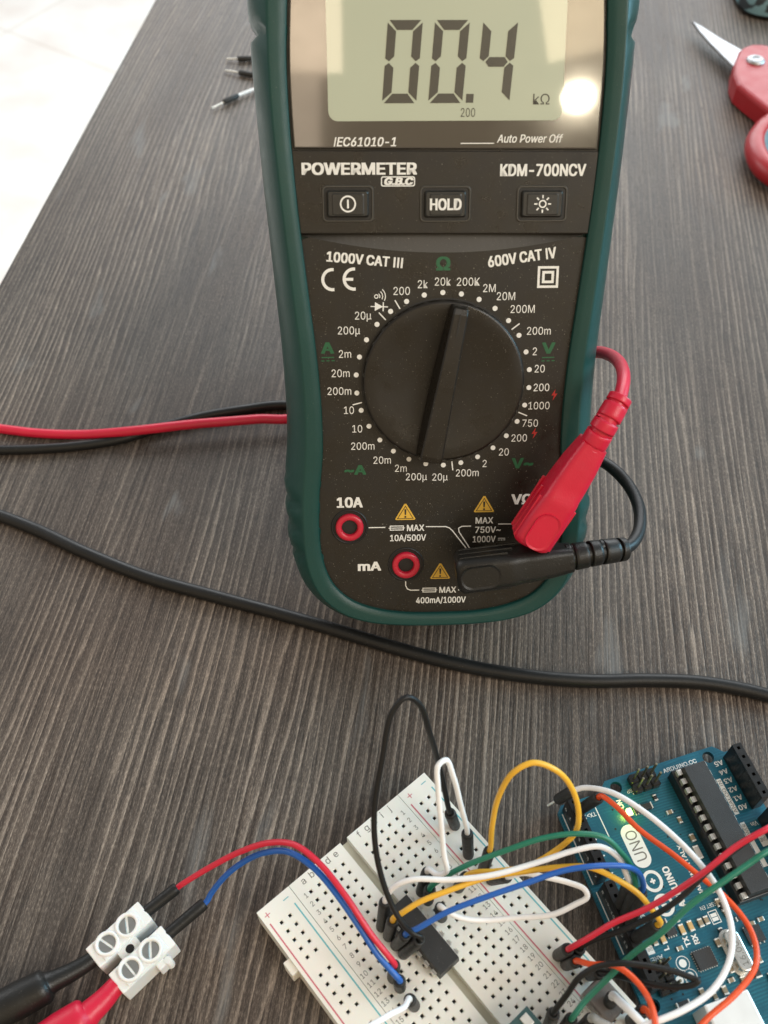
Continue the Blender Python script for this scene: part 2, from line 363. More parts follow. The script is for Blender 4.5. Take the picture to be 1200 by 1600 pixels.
import os
FONT = None
try:                                         # the plain sans face that ships inside Blender; its built-in face otherwise
    FONT = bpy.data.fonts.load(os.path.join(bpy.utils.system_resource('DATAFILES'), 'fonts', 'Inter.woff2'))
except Exception:
    FONT = None
_tc = {}
def glyphs(txt, bold=0):
    k = (txt, bold)
    if k not in _tc:
        cu = bpy.data.curves.new('lettering', 'FONT'); cu.body = txt.replace('I', '|') if FONT else txt; cu.size = 1; cu.offset = 0 if FONT else bold; cu.resolution_u = 3
        if FONT: cu.font = FONT
        ob = bpy.data.objects.new('lettering', cu); me = bpy.data.meshes.new_from_object(ob)
        vs = [v.co.copy() for v in me.vertices]; fs = [tuple(p.vertices) for p in me.polygons]
        if FONT and 'I' in txt:              # a plain upright stroke, as tall as the capitals
            for v in vs: v.y = max(-.012, min(v.y, CAPH))
        bpy.data.objects.remove(ob); bpy.data.curves.remove(cu); bpy.data.meshes.remove(me)
        x0 = min([v.x for v in vs], default=0); x1 = max([v.x for v in vs], default=1)
        _tc[k] = (vs, fs, x0, x1)
    return _tc[k]
CAPH = max(v.y for v in glyphs('H')[0])
print('CAPH', CAPH, FONT)
#                                 # cap height of the built-in face at size 1
def text(mb, txt, x, y, cap, X, z, width=None, ang=0, bold=0, shear=0, align='c', valign='base', mi=0, sx=1):
    vs, fs, x0, x1 = glyphs(txt, bold)
    k = cap/CAPH; kx = k*sx if width is None else width/(x1-x0)
    ox = {'c': -(x0+x1)/2, 'l': -x0, 'r': -x1}[align]
    oy = -CAPH/2 if valign == 'mid' else 0
    ca, sa = math.cos(ang), math.sin(ang)
    d = max(0, bold)*1.15
    for n_, (dx, dy) in enumerate(((-d, -d*.5), (d, -d*.5), (-d, d*.5), (d, d*.5), (0, 0)) if (FONT and bold > 0) else ((0, 0),)):
        out = []
        for v in vs:
            px = (v.x+ox+dx)*kx; py = (v.y+oy+dy)*k; px += py*shear
            out.append((x+px*ca-py*sa, y+px*sa+py*ca, z+n_*.006))
        mb.add(out, fs, X, mi)
def stroke(mb, pts, wd, X, z, mi=0, closed=False):
    n = len(pts); P = [Vector(p).to_2d() if len(p) > 2 else Vector(p) for p in pts]; Lf = []; Rt = []
    for i in range(n):
        a = P[(i-1) % n] if (closed or i > 0) else None; c = P[(i+1) % n] if (closed or i < n-1) else None
        d1 = (P[i]-a).normalized() if a is not None else None; d2 = (c-P[i]).normalized() if c is not None else None
        d1 = d1 or d2; d2 = d2 or d1
        t = (d1+d2).normalized(); nn = Vector((-t.y, t.x)); sc_ = 1/max(.5, nn.dot(Vector((-d1.y, d1.x))))
        Lf.append(P[i]+nn*wd/2*sc_); Rt.append(P[i]-nn*wd/2*sc_)
    m = n if closed else n-1
    mb.add([(p.x, p.y, z) for p in Lf]+[(p.x, p.y, z) for p in Rt], [(n+i, n+(i+1) % n, (i+1) % n, i) for i in range(m)], X, mi)

# ------------------------------------------------------------------ setting: table and floor
GR = math.radians(-6.3)                      # the grain leans this much from the view direction
TF = Matrix.Translation((-142.5, 420, 0)) @ rotz(GR)
tb = thing('table', 'dark brown oak-look table top with pale lengthwise grain', 'table', (-142.5, 420, 0), frame=rotz(GR))
obj('tabletop', MB().box(0, 780, -900, 640, -30, 0, TF, bev=.8, seg=2), K['wood'], tb)
for x, y in ((60, -820), (700, -820), (60, 570), (700, 570)):
    obj('leg', MB().box(x-25, x+25, y-25, y+25, -720, -30.5, TF, bev=2), K['wood'], tb)
fl = obj('floor', MB().box(-6000, 6000, -6000, 6000, -760, -720), K['tile'], base=(-900, 600, -720)); fl['kind'] = 'structure'
fl.rotation_euler.z = math.radians(-32)

# ------------------------------------------------------------------ multimeter
mm = thing('multimeter', 'green and black digital multimeter leaning back on its stand, display reading 00.4', 'multimeter', M(0, -69, -33), frame=MFRAME)
RR = math.radians(-.9)                       # the case is turned a little in its own plane
def mr(u, v): return (u*math.cos(RR)-v*math.sin(RR), u*math.sin(RR)+v*math.cos(RR))
def closed_outline(half, n=160):             # half outline from the bottom centre to the top centre, right side
    pts = [Vector((a, b, 0)) for a, b in half]
    P, _ = spline(pts, 1, 12); D = [0]
    for i in range(1, len(P)): D.append(D[-1]+(P[i]-P[i-1]).length)
    res = []; j = 0
    for k in range(n+1):
        d = D[-1]*k/n
        while j < len(D)-2 and D[j+1] < d: j += 1
        q = (d-D[j])/max(1e-9, D[j+1]-D[j]); res.append(P[j].lerp(P[j+1], q))
    right = [(p.x, p.y) for p in res]; left = [(-p.x, p.y) for p in reversed(res[1:-1])]
    return [mr(*p) for p in right+left]
inner = closed_outline([(0, -65), (9, -64.8), (17.5, -63.4), (24.5, -60.6), (29.3, -56), (32, -49.5), (32.9, -42), (32.7, -31), (31.5, -19), (31.4, -8), (32.2, 6), (33.6, 20), (35.0, 34), (36.2, 48), (37.0, 62), (37.2, 75), (36.6, 87), (35.5, 100), (33, 111), (27, 117), (14, 119.5), (0, 120)])
mid = closed_outline([(0, -68.2), (10, -68), (20, -66.8), (27.5, -63.8), (33, -58.5), (36, -51), (37, -42.5), (36.9, -31), (35.9, -19), (35.6, -8), (36.1, 6), (37.4, 20), (38.7, 34), (39.9, 48), (40.9, 62), (41.3, 75), (41.1, 87), (40.4, 100), (38, 113), (31, 120.5), (15, 123.5), (0, 124)])
def outer_half(off, gr):
    base = [(0, -71.2), (11, -70.9), (20.5, -69.6), (27.5, -67.4), (33.5, -63.0), (37.8, -57), (39.8, -51), (40.9, -46), (41.3, -42.5), (41.2, -38), (41.6, -35), (41.2, -31.5), (41.6, -28), (41.0, -24), (40.3, -16), (40.2, -6), (40.7, 8), (41.7, 22), (42.7, 36), (43.7, 50), (44.5, 64), (45.1, 76), (45.1, 80), (44.6, 82.2), (45.3, 85), (45.6, 92), (45.2, 102), (42.5, 117), (34, 125.5), (16, 128.6), (0, 129)]
    out = []
    for i, (a, b) in enumerate(base):
        c = Vector((0, max(-25, min(80, b)))); d = (Vector((a, b))-c)
        d = d.normalized() if d.length > 0 else Vector((0, -1 if b < 0 else 1))
        g = gr*(1 if i in (8, 9 ,11, 13, 23) else 0)*.0
        out.append((a+d.x*(off-g) if a > 0 else 0, b+d.y*(off-g)))
    return out
o0 = closed_outline(outer_half(-1.0, 0)); o1 = closed_outline(outer_half(.2, 0)); o2 = closed_outline(outer_half(.9, 0)); o3 = closed_outline(outer_half(.4, 0)); o4 = closed_outline(outer_half(-2.5, 0)); o5 = closed_outline(outer_half(-9, 0))
def ring(o, h): return [(p[0], p[1], h) for p in o]
def lerp_o(a, b, t): return [(p[0]+(q[0]-p[0])*t, p[1]+(q[1]-p[1])*t) for p, q in zip(a, b)]
hb = MB()
hb.rings([ring(inner, -1.5), ring(inner, .9), ring(lerp_o(inner, mid, .06), 1.25), ring(lerp_o(inner, mid, .5), 1.55), ring(lerp_o(inner, mid, .92), 1.75), ring(mid, 1.75), ring(lerp_o(mid, o0, .12), 1.45), ring(lerp_o(mid, o0, .5), .1), ring(o0, -2.4), ring(o1, -5.2), ring(o2, -9), ring(o2, -15), ring(o3, -24), ring(o4, -30.5), ring(o5, -33)], MFRAME)
# grip notches: push ridge bands into the lower sides and a nick near the display
inv = MFRAME.inverted()
for i, p in enumerate(hb.v):
    q = inv @ p
    if q.z > .5 or abs(q.x) < 30: continue
    for v0, dep, hw in ((-33.2, 1.0, 1.6), (-40.2, 1.1, 1.7), (-47.5, 1.0, 1.7), (81.8, 1.2, 1.6), (-26.5, .5, 1.2)):
        d = abs(q.y-v0-RR*q.x)/hw
        if d < 1: hb.v[i] = p - (MFRAME.to_3x3() @ Vector((math.copysign(dep*math.cos(d*math.pi/2)**2, q.x), 0, 0)))
obj('holster', hb, K['holster'], mm)
fb = MB(); fin = [(p[0]*1.004, p[1]*1.004) for p in inner]
VS = 36.6                                    # the panel above this line stands slightly proud
def clip(poly, vmin=None, vmax=None):
    def half(poly, keep, val):
        out = []
        for i in range(len(poly)):
            a, b = poly[i], poly[(i+1) % len(poly)]
            if keep(a): out.append(a)
            if keep(a) != keep(b):
                t = (val(a))/(val(a)-val(b)); out.append((a[0]+(b[0]-a[0])*t, a[1]+(b[1]-a[1])*t))
        return out
    k = -math.tan(math.radians(1.4))
    if vmin is not None: poly = half(poly, lambda p: p[1]-k*p[0] >= vmin, lambda p: p[1]-k*p[0]-vmin)
    if vmax is not None: poly = half(poly, lambda p: p[1]-k*p[0] <= vmax, lambda p: vmax-(p[1]-k*p[0]))
    return poly
def arc_v(u): return VS-math.tan(math.radians(1.4))*u-(.35+4.15*(1-min(1, (u/34.8)**2)))
low = [(u, min(v, arc_v(u))) for u, v in fin if v <= VS-math.tan(math.radians(1.4))*u-.3]
iL = min(range(len(low)), key=lambda i: (low[i][0] > 0, -low[i][1])); 
rightp = [p for p in low if p[0] >= 0]; leftp = [p for p in low if p[0] < 0]
rightp.sort(key=lambda p: p[1]); leftp.sort(key=lambda p: -p[1])
lowb = [p for p in low]
# walk the rim from the bottom round, closing along the arc from right to left
k0 = max(range(len(low)), key=lambda i: low[i][1] if low[i][0] > 0 else -1e9); k1 = max(range(len(low)), key=lambda i: low[i][1] if low[i][0] < 0 else -1e9)
chain = low[:k0+1]+[(u, arc_v(u)) for u in [34.4-68.8*i/40 for i in range(1, 40)]]+low[k1:]
fb.prism(chain, -6, 0, MFRAME)
up = clip(fin, vmin=VS, vmax=55.6); fb.prism(up, -5, .8, MFRAME, bev=.25)
fb.prism(clip(fin, vmin=55.3), -5.2, .25, MFRAME)
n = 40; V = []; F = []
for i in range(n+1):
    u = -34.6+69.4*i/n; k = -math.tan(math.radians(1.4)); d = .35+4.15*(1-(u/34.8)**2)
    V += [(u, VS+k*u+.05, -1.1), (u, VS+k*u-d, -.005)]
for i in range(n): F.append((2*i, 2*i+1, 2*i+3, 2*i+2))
obj('front_panel', fb, K['face'], mm)
crb = MB(); crb.add(V, F, MFRAME); obj('crescent_facet', crb, mat('facet_sheen_plastic', (.048, .045, .040), .42, bump=.2, bscale=5000, var=.15, vscale=60, dust=.4), mm)  # same plastic as the panel; the lighter grey paints in its reflected sheen
# back cover and the kickstand that props the meter
obj('back_cover', MB().prism([(p[0]*.86, p[1]*.92+2) for p in inner], -34.2, -31, MFRAME), K['face'], mm)
hinge = M(0, 38, -34.4); 
foot = Vector((hinge.x, hinge.y+34, 3)); side = MFRAME.to_3x3() @ Vector((1, 0, 0))
kb = MB(); kb.tube([hinge+side*27, foot+side*24], 2.6); kb.tube([hinge-side*27, foot-side*24], 2.6); kb.tube([foot+side*25, foot-side*25], 2.6); kb.tube([hinge+side*29, hinge-side*29], 2.8)
obj('kickstand', kb, K['holster'], mm)
# display
win = [(p[0]*.985, p[1]) for p in inner]; win = clip(win, vmin=56.05); win = [(p[0], min(p[1], 112)) for p in win]
dw = obj('display_window', MB().prism(win, -.5, 1.2, MFRAME, bev=.35), K['window'], mm)
lcdo = obj('lcd_screen', MB().prism([mr(*p) for p in rrect(-27.9, 27.3, 62.2, 101, 2.2)], 1.1, 1.27, MFRAME), K['lcd'], dw)
TA = math.radians(-1.15)
sg = MB(); HT = 1.33
def seg7(u0, v0, wd, ht, th, segs, sl=.085):
    g = .17; h2 = ht/2; b = th*.42
    S7 = {'a': [(g+.25, ht), (wd-g-.25, ht), (wd-th-g, ht-th), (th+g, ht-th)], 'd': [(g+.25, 0), (th+g, th), (wd-th-g, th), (wd-g-.25, 0)],
          'f': [(0, ht-.35-g), (th, ht-th-g*1.6), (th, h2+th/2+g), (th*.45, h2+g), (0, h2+th*.3+g)], 'b': [(wd, ht-.35-g), (wd-th, ht-th-g*1.6), (wd-th, h2+th/2+g), (wd-th*.45, h2+g), (wd, h2+th*.3+g)],
          'e': [(0, .35+g), (th, th+g*1.6), (th, h2-th/2-g), (th*.45, h2-g), (0, h2-th*.3-g)], 'c': [(wd, .35+g), (wd-th, th+g*1.6), (wd-th, h2-th/2-g), (wd-th*.45, h2-g), (wd, h2-th*.3-g)],
          'g': [(th*.6+g, h2), (th+g, h2+th/2), (wd-th-g, h2+th/2), (wd-th*.6-g, h2), (wd-th-g, h2-th/2), (th+g, h2-th/2)]}
    for s_ in segs: sg.flat([mr(u0+x+(y)*sl, v0+y) for x, y in S7[s_]], HT, MFRAME)
seg7(-15.3, 66.05, 8.0, 17.5, 2.05, 'abcdef'); seg7(-4.5, 66.05, 8.0, 17.5, 2.05, 'abcdef')
seg7(6.6, 66.05, 8.0, 17.5, 2.05, 'bcfg')
sg.flat([mr(4.35+x, 66.1+y) for x, y in ((0, 0), (1.75, 0), (1.85, 1.9), (.1, 1.9))], HT, MFRAME)
text(sg, '200', 5.9, 62.95, 1.9, MFRAME, HT, width=3.4, ang=TA); text(sg, 'kΩ', 23.2, 65.3, 2.3, MFRAME, HT, width=3.9, ang=TA)
obj('display_digits', sg, K['segment'], lcdo)
wp = MB(); HW = 1.26
text(wp, 'IEC61010-1', -18.55, 57.0, 1.95, MFRAME, HW, width=14.6, ang=TA, bold=.018, shear=.2)
text(wp, 'Auto Power Off', 20.6, 57.0, 1.75, MFRAME, HW, width=15.4, ang=TA, bold=.012, shear=.2)
stroke(wp, [(4.2, 57.15), (12.2, 57.0)], .22, MFRAME, HW)
obj('window_print', wp, K['print'], dw)

# buttons
def button(u, v, icon):
    bx = MB(); X = MFRAME @ Matrix.Translation((u, v, 0)) @ rotz(TA)
    b_ = MB()
    outer_ = rrect(-6.25, 6.25, -4.25, 4.25, 1.1); inn = rrect(-5.75, 5.75, -3.75, 3.75, .8)
    b_.rings([[(x, y, .78) for x, y in outer_], [(x, y, 1.15) for x, y in rrect(-6.05, 6.05, -4.05, 4.05, 1.05)], [(x, y, 1.15) for x, y in rrect(-5.85, 5.85, -3.85, 3.85, .9)], [(x, y, .84) for x, y in inn]], X, 0, False, (False, False))
    b_.flat(inn, .84, X, 1)
    k_ = obj('button', b_, [K['rim'], K['black']], mm)
    kk = MB(); kk.rings([[(x, y, .85) for x, y in rrect(-5.05, 5.05, -3.1, 3.1, .6)], [(x, y, 1.55) for x, y in rrect(-4.95, 4.95, -3.0, 3.0, .6)], [(x, y, 1.9) for x, y in rrect(-4.65, 4.65, -2.75, 2.75, .6)]], X, 0, False, (False, True))
    kk.rings([[(x, y, 1.9) for x, y in rrect(-3.9, 3.9, -2.6, 2.4, .4)], [(x, y, 2.05) for x, y in rrect(-3.6, 3.6, -2.4, 2.2, .4)]], X, 0, False, (False, True))
    obj('key', kk, K['key'], k_)
    ic = MB(); icon(ic, X, 2.12); obj('icon', ic, K['print'], k_)
def ic_power(mb, X, z):
    mb.band(circ(0, 0, 1.95), circ(0, 0, 1.55), z, X); mb.flat([(-.22, -1), (.22, -1), (.22, 1), (-.22, 1)], z, X)
def ic_hold(mb, X, z): text(mb, 'HOLD', 0, -1.3, 2.5, X, z, width=7.4, bold=.03)
def ic_light(mb, X, z):
    mb.band(circ(0, 0, .95), circ(0, 0, .62), z, X)
    for k in range(8):
        a = k*math.pi/4; stroke(mb, [(1.3*math.cos(a), 1.3*math.sin(a)), (2.05*math.cos(a), 2.05*math.sin(a))], .34, X, z)
button(-23.0, 44.1, ic_power); button(.55, 43.5, ic_hold); button(24.1, 43.0, ic_light)

# printing on the panel
pr = MB(); gp = MB(); rp = MB(); H1 = .06; HU = .87
text(pr, 'POWERMETER', -20.0, 50.75, 2.55, MFRAME, HU, width=27.2, ang=TA, bold=.03)
text(pr, 'KDM-700NCV', 24.2, 49.45, 2.6, MFRAME, HU, width=20.6, ang=TA, bold=.026)
X = MFRAME @ Matrix.Translation((-10.8, 48.95, 0)) @ rotz(TA)
pr.band(rrect(-4.1, 4.1, -1.15, 1.15, .5), rrect(-3.85, 3.85, -.9, .9, .35), HU, X); text(pr, 'G.B.C', 0, -.72, 1.5, X, HU, width=6.6, bold=.045, shear=.25)
text(pr, '1000V CAT III', -19.4, 29.75+.0, 2.3, MFRAME, H1, width=18.6, ang=math.radians(-6.3), bold=.028)
text(pr, '600V CAT IV', 19.9, 29.25, 2.5, MFRAME, H1, width=16.9, ang=math.radians(6.4), bold=.028)
# CE mark
for cx, e in ((-27.4, 0), (-22.1, 1)):
    arc = [(cx+2.45*math.cos(math.radians(a)), 26.3+2.45*math.sin(math.radians(a))) for a in range(82, 279, 14)]
    stroke(pr, arc, .75, MFRAME, H1)
    if e: stroke(pr, [(cx-2.3, 26.3), (cx-.2, 26.25)], .7, MFRAME, H1+.01)
X = MFRAME @ Matrix.Translation((26.4, 25.5, 0)) @ rotz(TA)
def sqr(s_): return [(-s_, -s_), (s_, -s_), (s_, s_), (-s_, s_)]
pr.band(sqr(2.65), sqr(2.05), H1, X); pr.band(sqr(1.5), sqr(.85), H1, X)
# dial scale
for i in range(30):
    a = math.radians(12*i); pr.flat(circ(22.43*math.sin(a), 22.43*math.cos(a), .64, 20), H1, MFRAME)
for a in (-30, -42, 54, 114, 174, 258-1):
    a = math.radians(a); s_, c_ = math.sin(a), math.cos(a); stroke(pr, [(21.6*s_, 21.6*c_), (24.1*s_, 24.1*c_)], .3, MFRAME, H1)
for tx, u, v in (('20k', 0, 25.1), ('200K', 6.4, 24.9), ('2M', 11.7, 23.2), ('20M', 15.9, 21.1), ('200M', 20.2, 17.8), ('200m', 24.5, 12.2), ('2', 23.6, 7.0), ('20', 25.0, 2.5), ('200', 25.6, -2.4), ('1000', 25.1, -7.2),
                 ('750', 22.9, -11.8), ('200', 20.1, -15.7), ('20', 16.1, -19.4), ('2', 11.0, -22.4), ('200m', 6.4, -24.8), ('20µ', -.9, -25.7), ('200µ', -7.2, -25.4), ('2m', -11.3, -22.9), ('20m', -16.2, -20.5),
                 ('200m', -21.2, -16.5), ('10', -22.5, -11.8), ('10', -24.5, -6.8), ('200m', -26.8, -1.7), ('20m', -26.3, 2.9), ('2m', -25.0, 7.8), ('200µ', -23.8, 13.7), ('20µ', -20.1, 17.3), ('200', -10.3, 23.1), ('2k', -5.0, 24.6)):
    text(pr, tx, u, v, 1.95, MFRAME, H1, ang=TA, valign='mid', sx=.86)
# diode and buzzer marks
X = MFRAME @ Matrix.Translation((-16.0, 19.4, 0)) @ rotz(math.radians(-3))
pr.flat([(-1.1, 1.1), (-1.1, -1.1), (.9, 0)], H1, X); stroke(pr, [(1.0, 1.1), (1.0, -1.1)], .3, X, H1); stroke(pr, [(-2.2, 0), (2.2, 0)], .25, X, H1+.01)
X = MFRAME @ Matrix.Translation((-15.6, 22.1, 0)) @ rotz(math.radians(10))
pr.band(circ(-1.1, 0, .55, 16), circ(-1.1, 0, .33, 16), H1, X)
for r_ in (.8, 1.5, 2.2): stroke(pr, [(-1.0+r_*math.cos(math.radians(a)), r_*math.sin(math.radians(a))) for a in range(-40, 41, 16)], .22, X, H1)
# socket captions
text(pr, '10A', -25.2, -33.3, 2.7, MFRAME, H1, width=6.6, ang=TA, bold=.03)
text(pr, 'mA', -20.4, -51.8, 2.5, MFRAME, H1, width=6.0, ang=TA, bold=.03)
text(pr, 'VΩ', 21.2, -34.1, 2.7, MFRAME, H1, width=5.4, ang=TA, bold=.03)
text(pr, 'COM', 16.8, -53.2, 2.3, MFRAME, H1, width=6.5, ang=TA, bold=.03)
def fuse(u, v):
    Xf = MFRAME @ Matrix.Translation((u, v, 0)) @ rotz(TA)
    pr.band([(-1.9, -.7), (1.9, -.7), (1.9, .7), (-1.9, .7)], [(-1.65, -.45), (1.65, -.45), (1.65, .45), (-1.65, .45)], H1, Xf); stroke(pr, [(-2.2, 0), (2.2, 0)], .22, Xf, H1+.01)
stroke(pr, [(-20.3, -39.3), (-15.8, -39.4)], .28, MFRAME, H1); fuse(-12.7, -39.7)
text(pr, 'MAX', -7.6, -40.7, 1.75, MFRAME, H1, width=4.6, ang=TA, bold=.016)
text(pr, '10A/500V', -9.7, -43.5, 1.75, MFRAME, H1, width=9.7, ang=TA, bold=.016)
stroke(pr, [(-4.8, -39.6), (.6, -39.8), (1.6, -40.2), (2.4, -41.0), (6.7, -47.0)], .28, MFRAME, H1)
stroke(pr, [(7.5, -39.9), (5.0, -39.9), (4.1, -40.4), (4.2, -41.4), (7.5, -46.9)], .28, MFRAME, H1)
text(pr, 'MAX', 11.1, -39.3, 1.75, MFRAME, H1, width=4.7, ang=TA, bold=.016)
text(pr, '750V~', 12.1, -42.0, 1.75, MFRAME, H1, width=6.9, ang=TA, bold=.016)
text(pr, '1000V', 11.1, -44.7, 1.75, MFRAME, H1, width=6.2, ang=TA, bold=.016)
for du in (0, .75, 1.5): stroke(pr, [(14.9+du, -44.25), (15.4+du, -44.26)], .2, MFRAME, H1)
stroke(pr, [(14.9, -43.75), (16.9, -43.8)], .2, MFRAME, H1)
stroke(pr, [(14.9, -39.6), (20.5, -39.8)], .28, MFRAME, H1)
stroke(pr, [(-10.55, -55.2), (-10.55, -56.7), (-10.1, -57.7), (-9.2, -58.15), (-6.8, -58.2)], .28, MFRAME, H1); fuse(-4.0, -58.3)
text(pr, 'MAX', 1.1, -59.3, 1.75, MFRAME, H1, width=4.6, ang=TA, bold=.016); stroke(pr, [(4.0, -58.6), (10.0, -58.7)], .28, MFRAME, H1)
text(pr, '400mA/1000V', -.8, -62.3, 1.75, MFRAME, H1, width=13.8, ang=TA, bold=.016)
obj('panel_print', pr, K['print'], mm)
for t_, u, v, cap_, w_ in (('Ω', .1, 27.9, 3.1, 3.1), ('A', -29.4, 8.1, 2.7, 2.9), ('V', 27.1, 6.4, 2.7, 3.0), ('~A', -23.4, -24.2, 2.5, 5.4), ('V~', 21.1, -24.0, 2.7, 5.4)):
    gp = MB(); text(gp, t_, u, v, cap_, MFRAME, H1, width=w_, ang=TA, bold=.03)
    if t_ in 'AV':
        y_ = v-1.05; stroke(gp, [(u-1.6, y_), (u+1.6, y_-.03)], .3, MFRAME, H1)
        for d in (-1.3, 0, 1.3): stroke(gp, [(u+d-.4, y_-.85), (u+d+.4, y_-.87)], .3, MFRAME, H1)
    obj('range_symbol', gp, K['green_print'], mm)
for px_, py_ in ((866, 617), (835, 677)):
    q = Mpx(px_, py_); rp.flat([(q.x+a, q.y+b) for a, b in ((.3, 1.5), (-.75, -.1), (-.05, -.1), (-.45, -1.5), (.8, .35), (.1, .35))], H1, MFRAME)
obj('warning_bolts', rp, K['red_print'], mm)
for c_ in ((-10.3, -35.6), (11.0, -34.2), (-.95, -53.2)):
    t1 = MB(); X = MFRAME @ Matrix.Translation((c_[0], c_[1], 0)) @ rotz(TA)
    t1.prism([(-2.75, -1.6), (-2.5, -1.85), (2.5, -1.85), (2.75, -1.6), (.25, 2.7), (-.25, 2.7)], .0, .06, X)
    wt = obj('warning_triangle', t1, K['yellow_print'], mm)
    t2 = MB(); t2.flat([(-.28, 1.2), (.28, 1.2), (.17, -.45), (-.17, -.45)], .1, X); t2.flat(circ(0, -1.0, .28, 12), .1, X)
    stroke(t2, [(-2.1, -1.45), (2.1, -1.45), (0, 2.05)], .18, X, .09, closed=True)
    obj('exclamation_mark', t2, K['dark_print'], wt)

# rotary dial
dl = MB()
dl.lathe([(21.15, .02), (21.15, .03), (20.75, .05)], MFRAME, 96, 1, False, (False, True))
prof = [(20.75, .03), (20.7, 1.7), (20.35, 2.2), (19.8, 2.35), (17, 1.9), (13, 1.35), (8, .9), (0.01, .6)]
dl.lathe(prof, MFRAME, 96, 0, True, (False, False))
dial = obj('rotary_dial', dl, [K['knob'], K['black']], mm)
X = MFRAME @ rotz(math.radians(-11.6))
kb = MB()
def bar(y, wt_, wb, z0, z1): return [(-wb/2, y, z0), (wb/2, y, z0), (wt_/2+.12, y, z1-.35), (wt_/2-.25, y, z1), (-wt_/2+.25, y, z1), (-wt_/2-.12, y, z1-.35)]
kb.rings([bar(-20.3, 5.0, 7.0, .6, 6.6), bar(-19.9, 5.4, 7.4, .6, 7.6), bar(-18.5, 5.5, 7.6, .6, 7.9), bar(0, 4.4, 6.6, .6, 8.0), bar(18, 3.5, 5.4, .6, 7.6), bar(19.4, 3.2, 5.0, .6, 7.2), bar(19.9, 2.8, 4.6, .6, 6.4)], X, 0, False)
obj('pointer_grip', kb, K['knob'], dial)
sl = MB(); sl.box(-.22, .22, 12.6, 18.2, 7.6, 7.78, X); obj('pointer_mark', sl, K['black'], dial)

# sockets
for u, v, m_ in ((-25.45, -38.85, 'red_socket'), (-10.4, -50.4, 'red_socket'), (10.3, -50.9, 'black_plastic'), (25.2, -39.8, 'red_socket')):
    X = MFRAME @ Matrix.Translation((u, v, 0)); s1 = MB()
    s1.lathe([(5.0, .05), (4.85, .35), (4.55, .35), (4.45, .03), (3.9, .03)], X, 48, 0, True, (False, False))
    s1.flat(circ(0, 0, 4.6, 40), .035, X, 0)
    so = obj('socket', s1, K['black'], mm)
    s2 = MB(); s2.lathe([(3.75, .04), (3.75, 1.0), (3.45, 1.35), (2.45, 1.35), (2.15, 1.0), (2.1, .06)], X, 48, 0, True, (False, False))
    s2.lathe([(2.1, .06), (1.2, .08), (.01, .08)], X, 32, 1, False, (False, False))
    obj('socket_ring', s2, [K[m_], K['black']], so)

# ------------------------------------------------------------------ test leads
def flat_plug(name, p_end, p_neck, hc, wA, wB, th, m, parent, oval_t, flip=1):
    # right angled banana plug lying over the panel: a flat rounded boot that narrows to its neck
    a, b = MFRAME.inverted() @ p_end, MFRAME.inverted() @ p_neck
    d = (b-a); Ln = d.length; d.normalize(); side = Vector((0, 0, 1)).cross(d).normalized(); up = d.cross(side)
    X = MFRAME @ Matrix(((d.x, side.x, up.x, a.x), (d.y, side.y, up.y, a.y), (d.z, side.z, up.z, a.z), (0, 0, 0, 1)))
    mb = MB(); rr = []
    st = [(0, .72, .66), (.012, .84, .80), (.035, .95, .93), (.08, 1, 1), (.30, .97, 1), (.44, .91, 1), (.50, .88, 1.0), (.54, .87, .90), (.64, .85, .88), (.80, .80, .80), (.92, .72, .70), (1.0, .66, .64)]
    for t, kw, kt in st:
        wd = wA*kw/2; h = th*kt/2; x = t*Ln; r_ = min(wd, h)*.5; lst = []
        for (yy, zz) in rrect(-wd, wd, -h, h, r_, 5): lst.append((x, yy, zz))
        rr.append(lst)
    mb.rings(rr, X, 0, True)
    o = obj(name, mb, m, parent)
    g = MB()
    for k in range(3): g.box(Ln*.04, Ln*(.55-.05*k), -wA/2-.18, wA/2+.18, -th*.25+k*th*.26-.35, -th*.25+k*th*.26+.35, X, bev=.25)
    obj('grip_rib', g, m, o)
    ov = MB(); oc = Ln*oval_t; w0 = wA*.32
    base_ = [(oc+p[0], p[1]) for p in rrect(-Ln*.17, Ln*.17, -w0, w0, w0*.95, 8)]
    sm_ = [(oc+p[0]*.9, p[1]*.85) for p in rrect(-Ln*.17, Ln*.17, -w0, w0, w0*.95, 8)]
    ov.rings([[(x, y, th/2-.1) for x, y in base_], [(x, y, th/2+.35) for x, y in base_], [(x, y, th/2+.12) for x, y in sm_]], X, 0, False, (False, True))
    obj('thumb_grip', ov, m, o)
    return o, X, Ln
def strain(pts, r0, r1, parent, m, n=5):
    P, _ = spline(pts, 1, 16); k = len(P); mb = MB(); R_ = [r0+(r1-r0)*i/(k-1) for i in range(k)]
    mb.tube(P, [r*.80 for r in R_], sub=1, n=18)
    for i in range(n):                       # moulded segments with narrow slots between, open on alternate sides
        i0 = round(i/n*(k-1)); i1 = round((i+.84)/n*(k-1)); a, b = P[i0], P[i1]; r_ = R_[i0]
        mb.tube([a, a.lerp(b, .06), a.lerp(b, .5)*.0+P[(i0+i1)//2], a.lerp(b, .94), b], [r_*.95, r_, r_*.99, r_*.98, r_*.93], sub=2, n=20)
        if i < n-1:
            c, d = P[i1], P[round((i+1)/n*(k-1))]; T_ = (d-c).normalized(); sd = T_.cross(MN).normalized()*(1 if i % 2 else -1)
            mb.tube([c+sd*r_*.42, d+sd*r_*.42], r_*.55, sub=1, n=14)
    return obj('strain_relief', mb, m, parent)
rl = thing('test_lead', 'red test lead with its angled plug in the meter, cable looping behind it', 'test lead', W(0, 672, 1.6), 'test leads of the multimeter')
flat_plug('plug', MW(824, 846, 15), MW(927, 693, 19), 15, 10.4, 7, 11, K['red_plastic'], rl, .20)
strain([MW(922, 702, 19), MW(945, 664, 20), MW(970, 620, 18)], 3.5, 2.9, rl, K['red_plastic'])
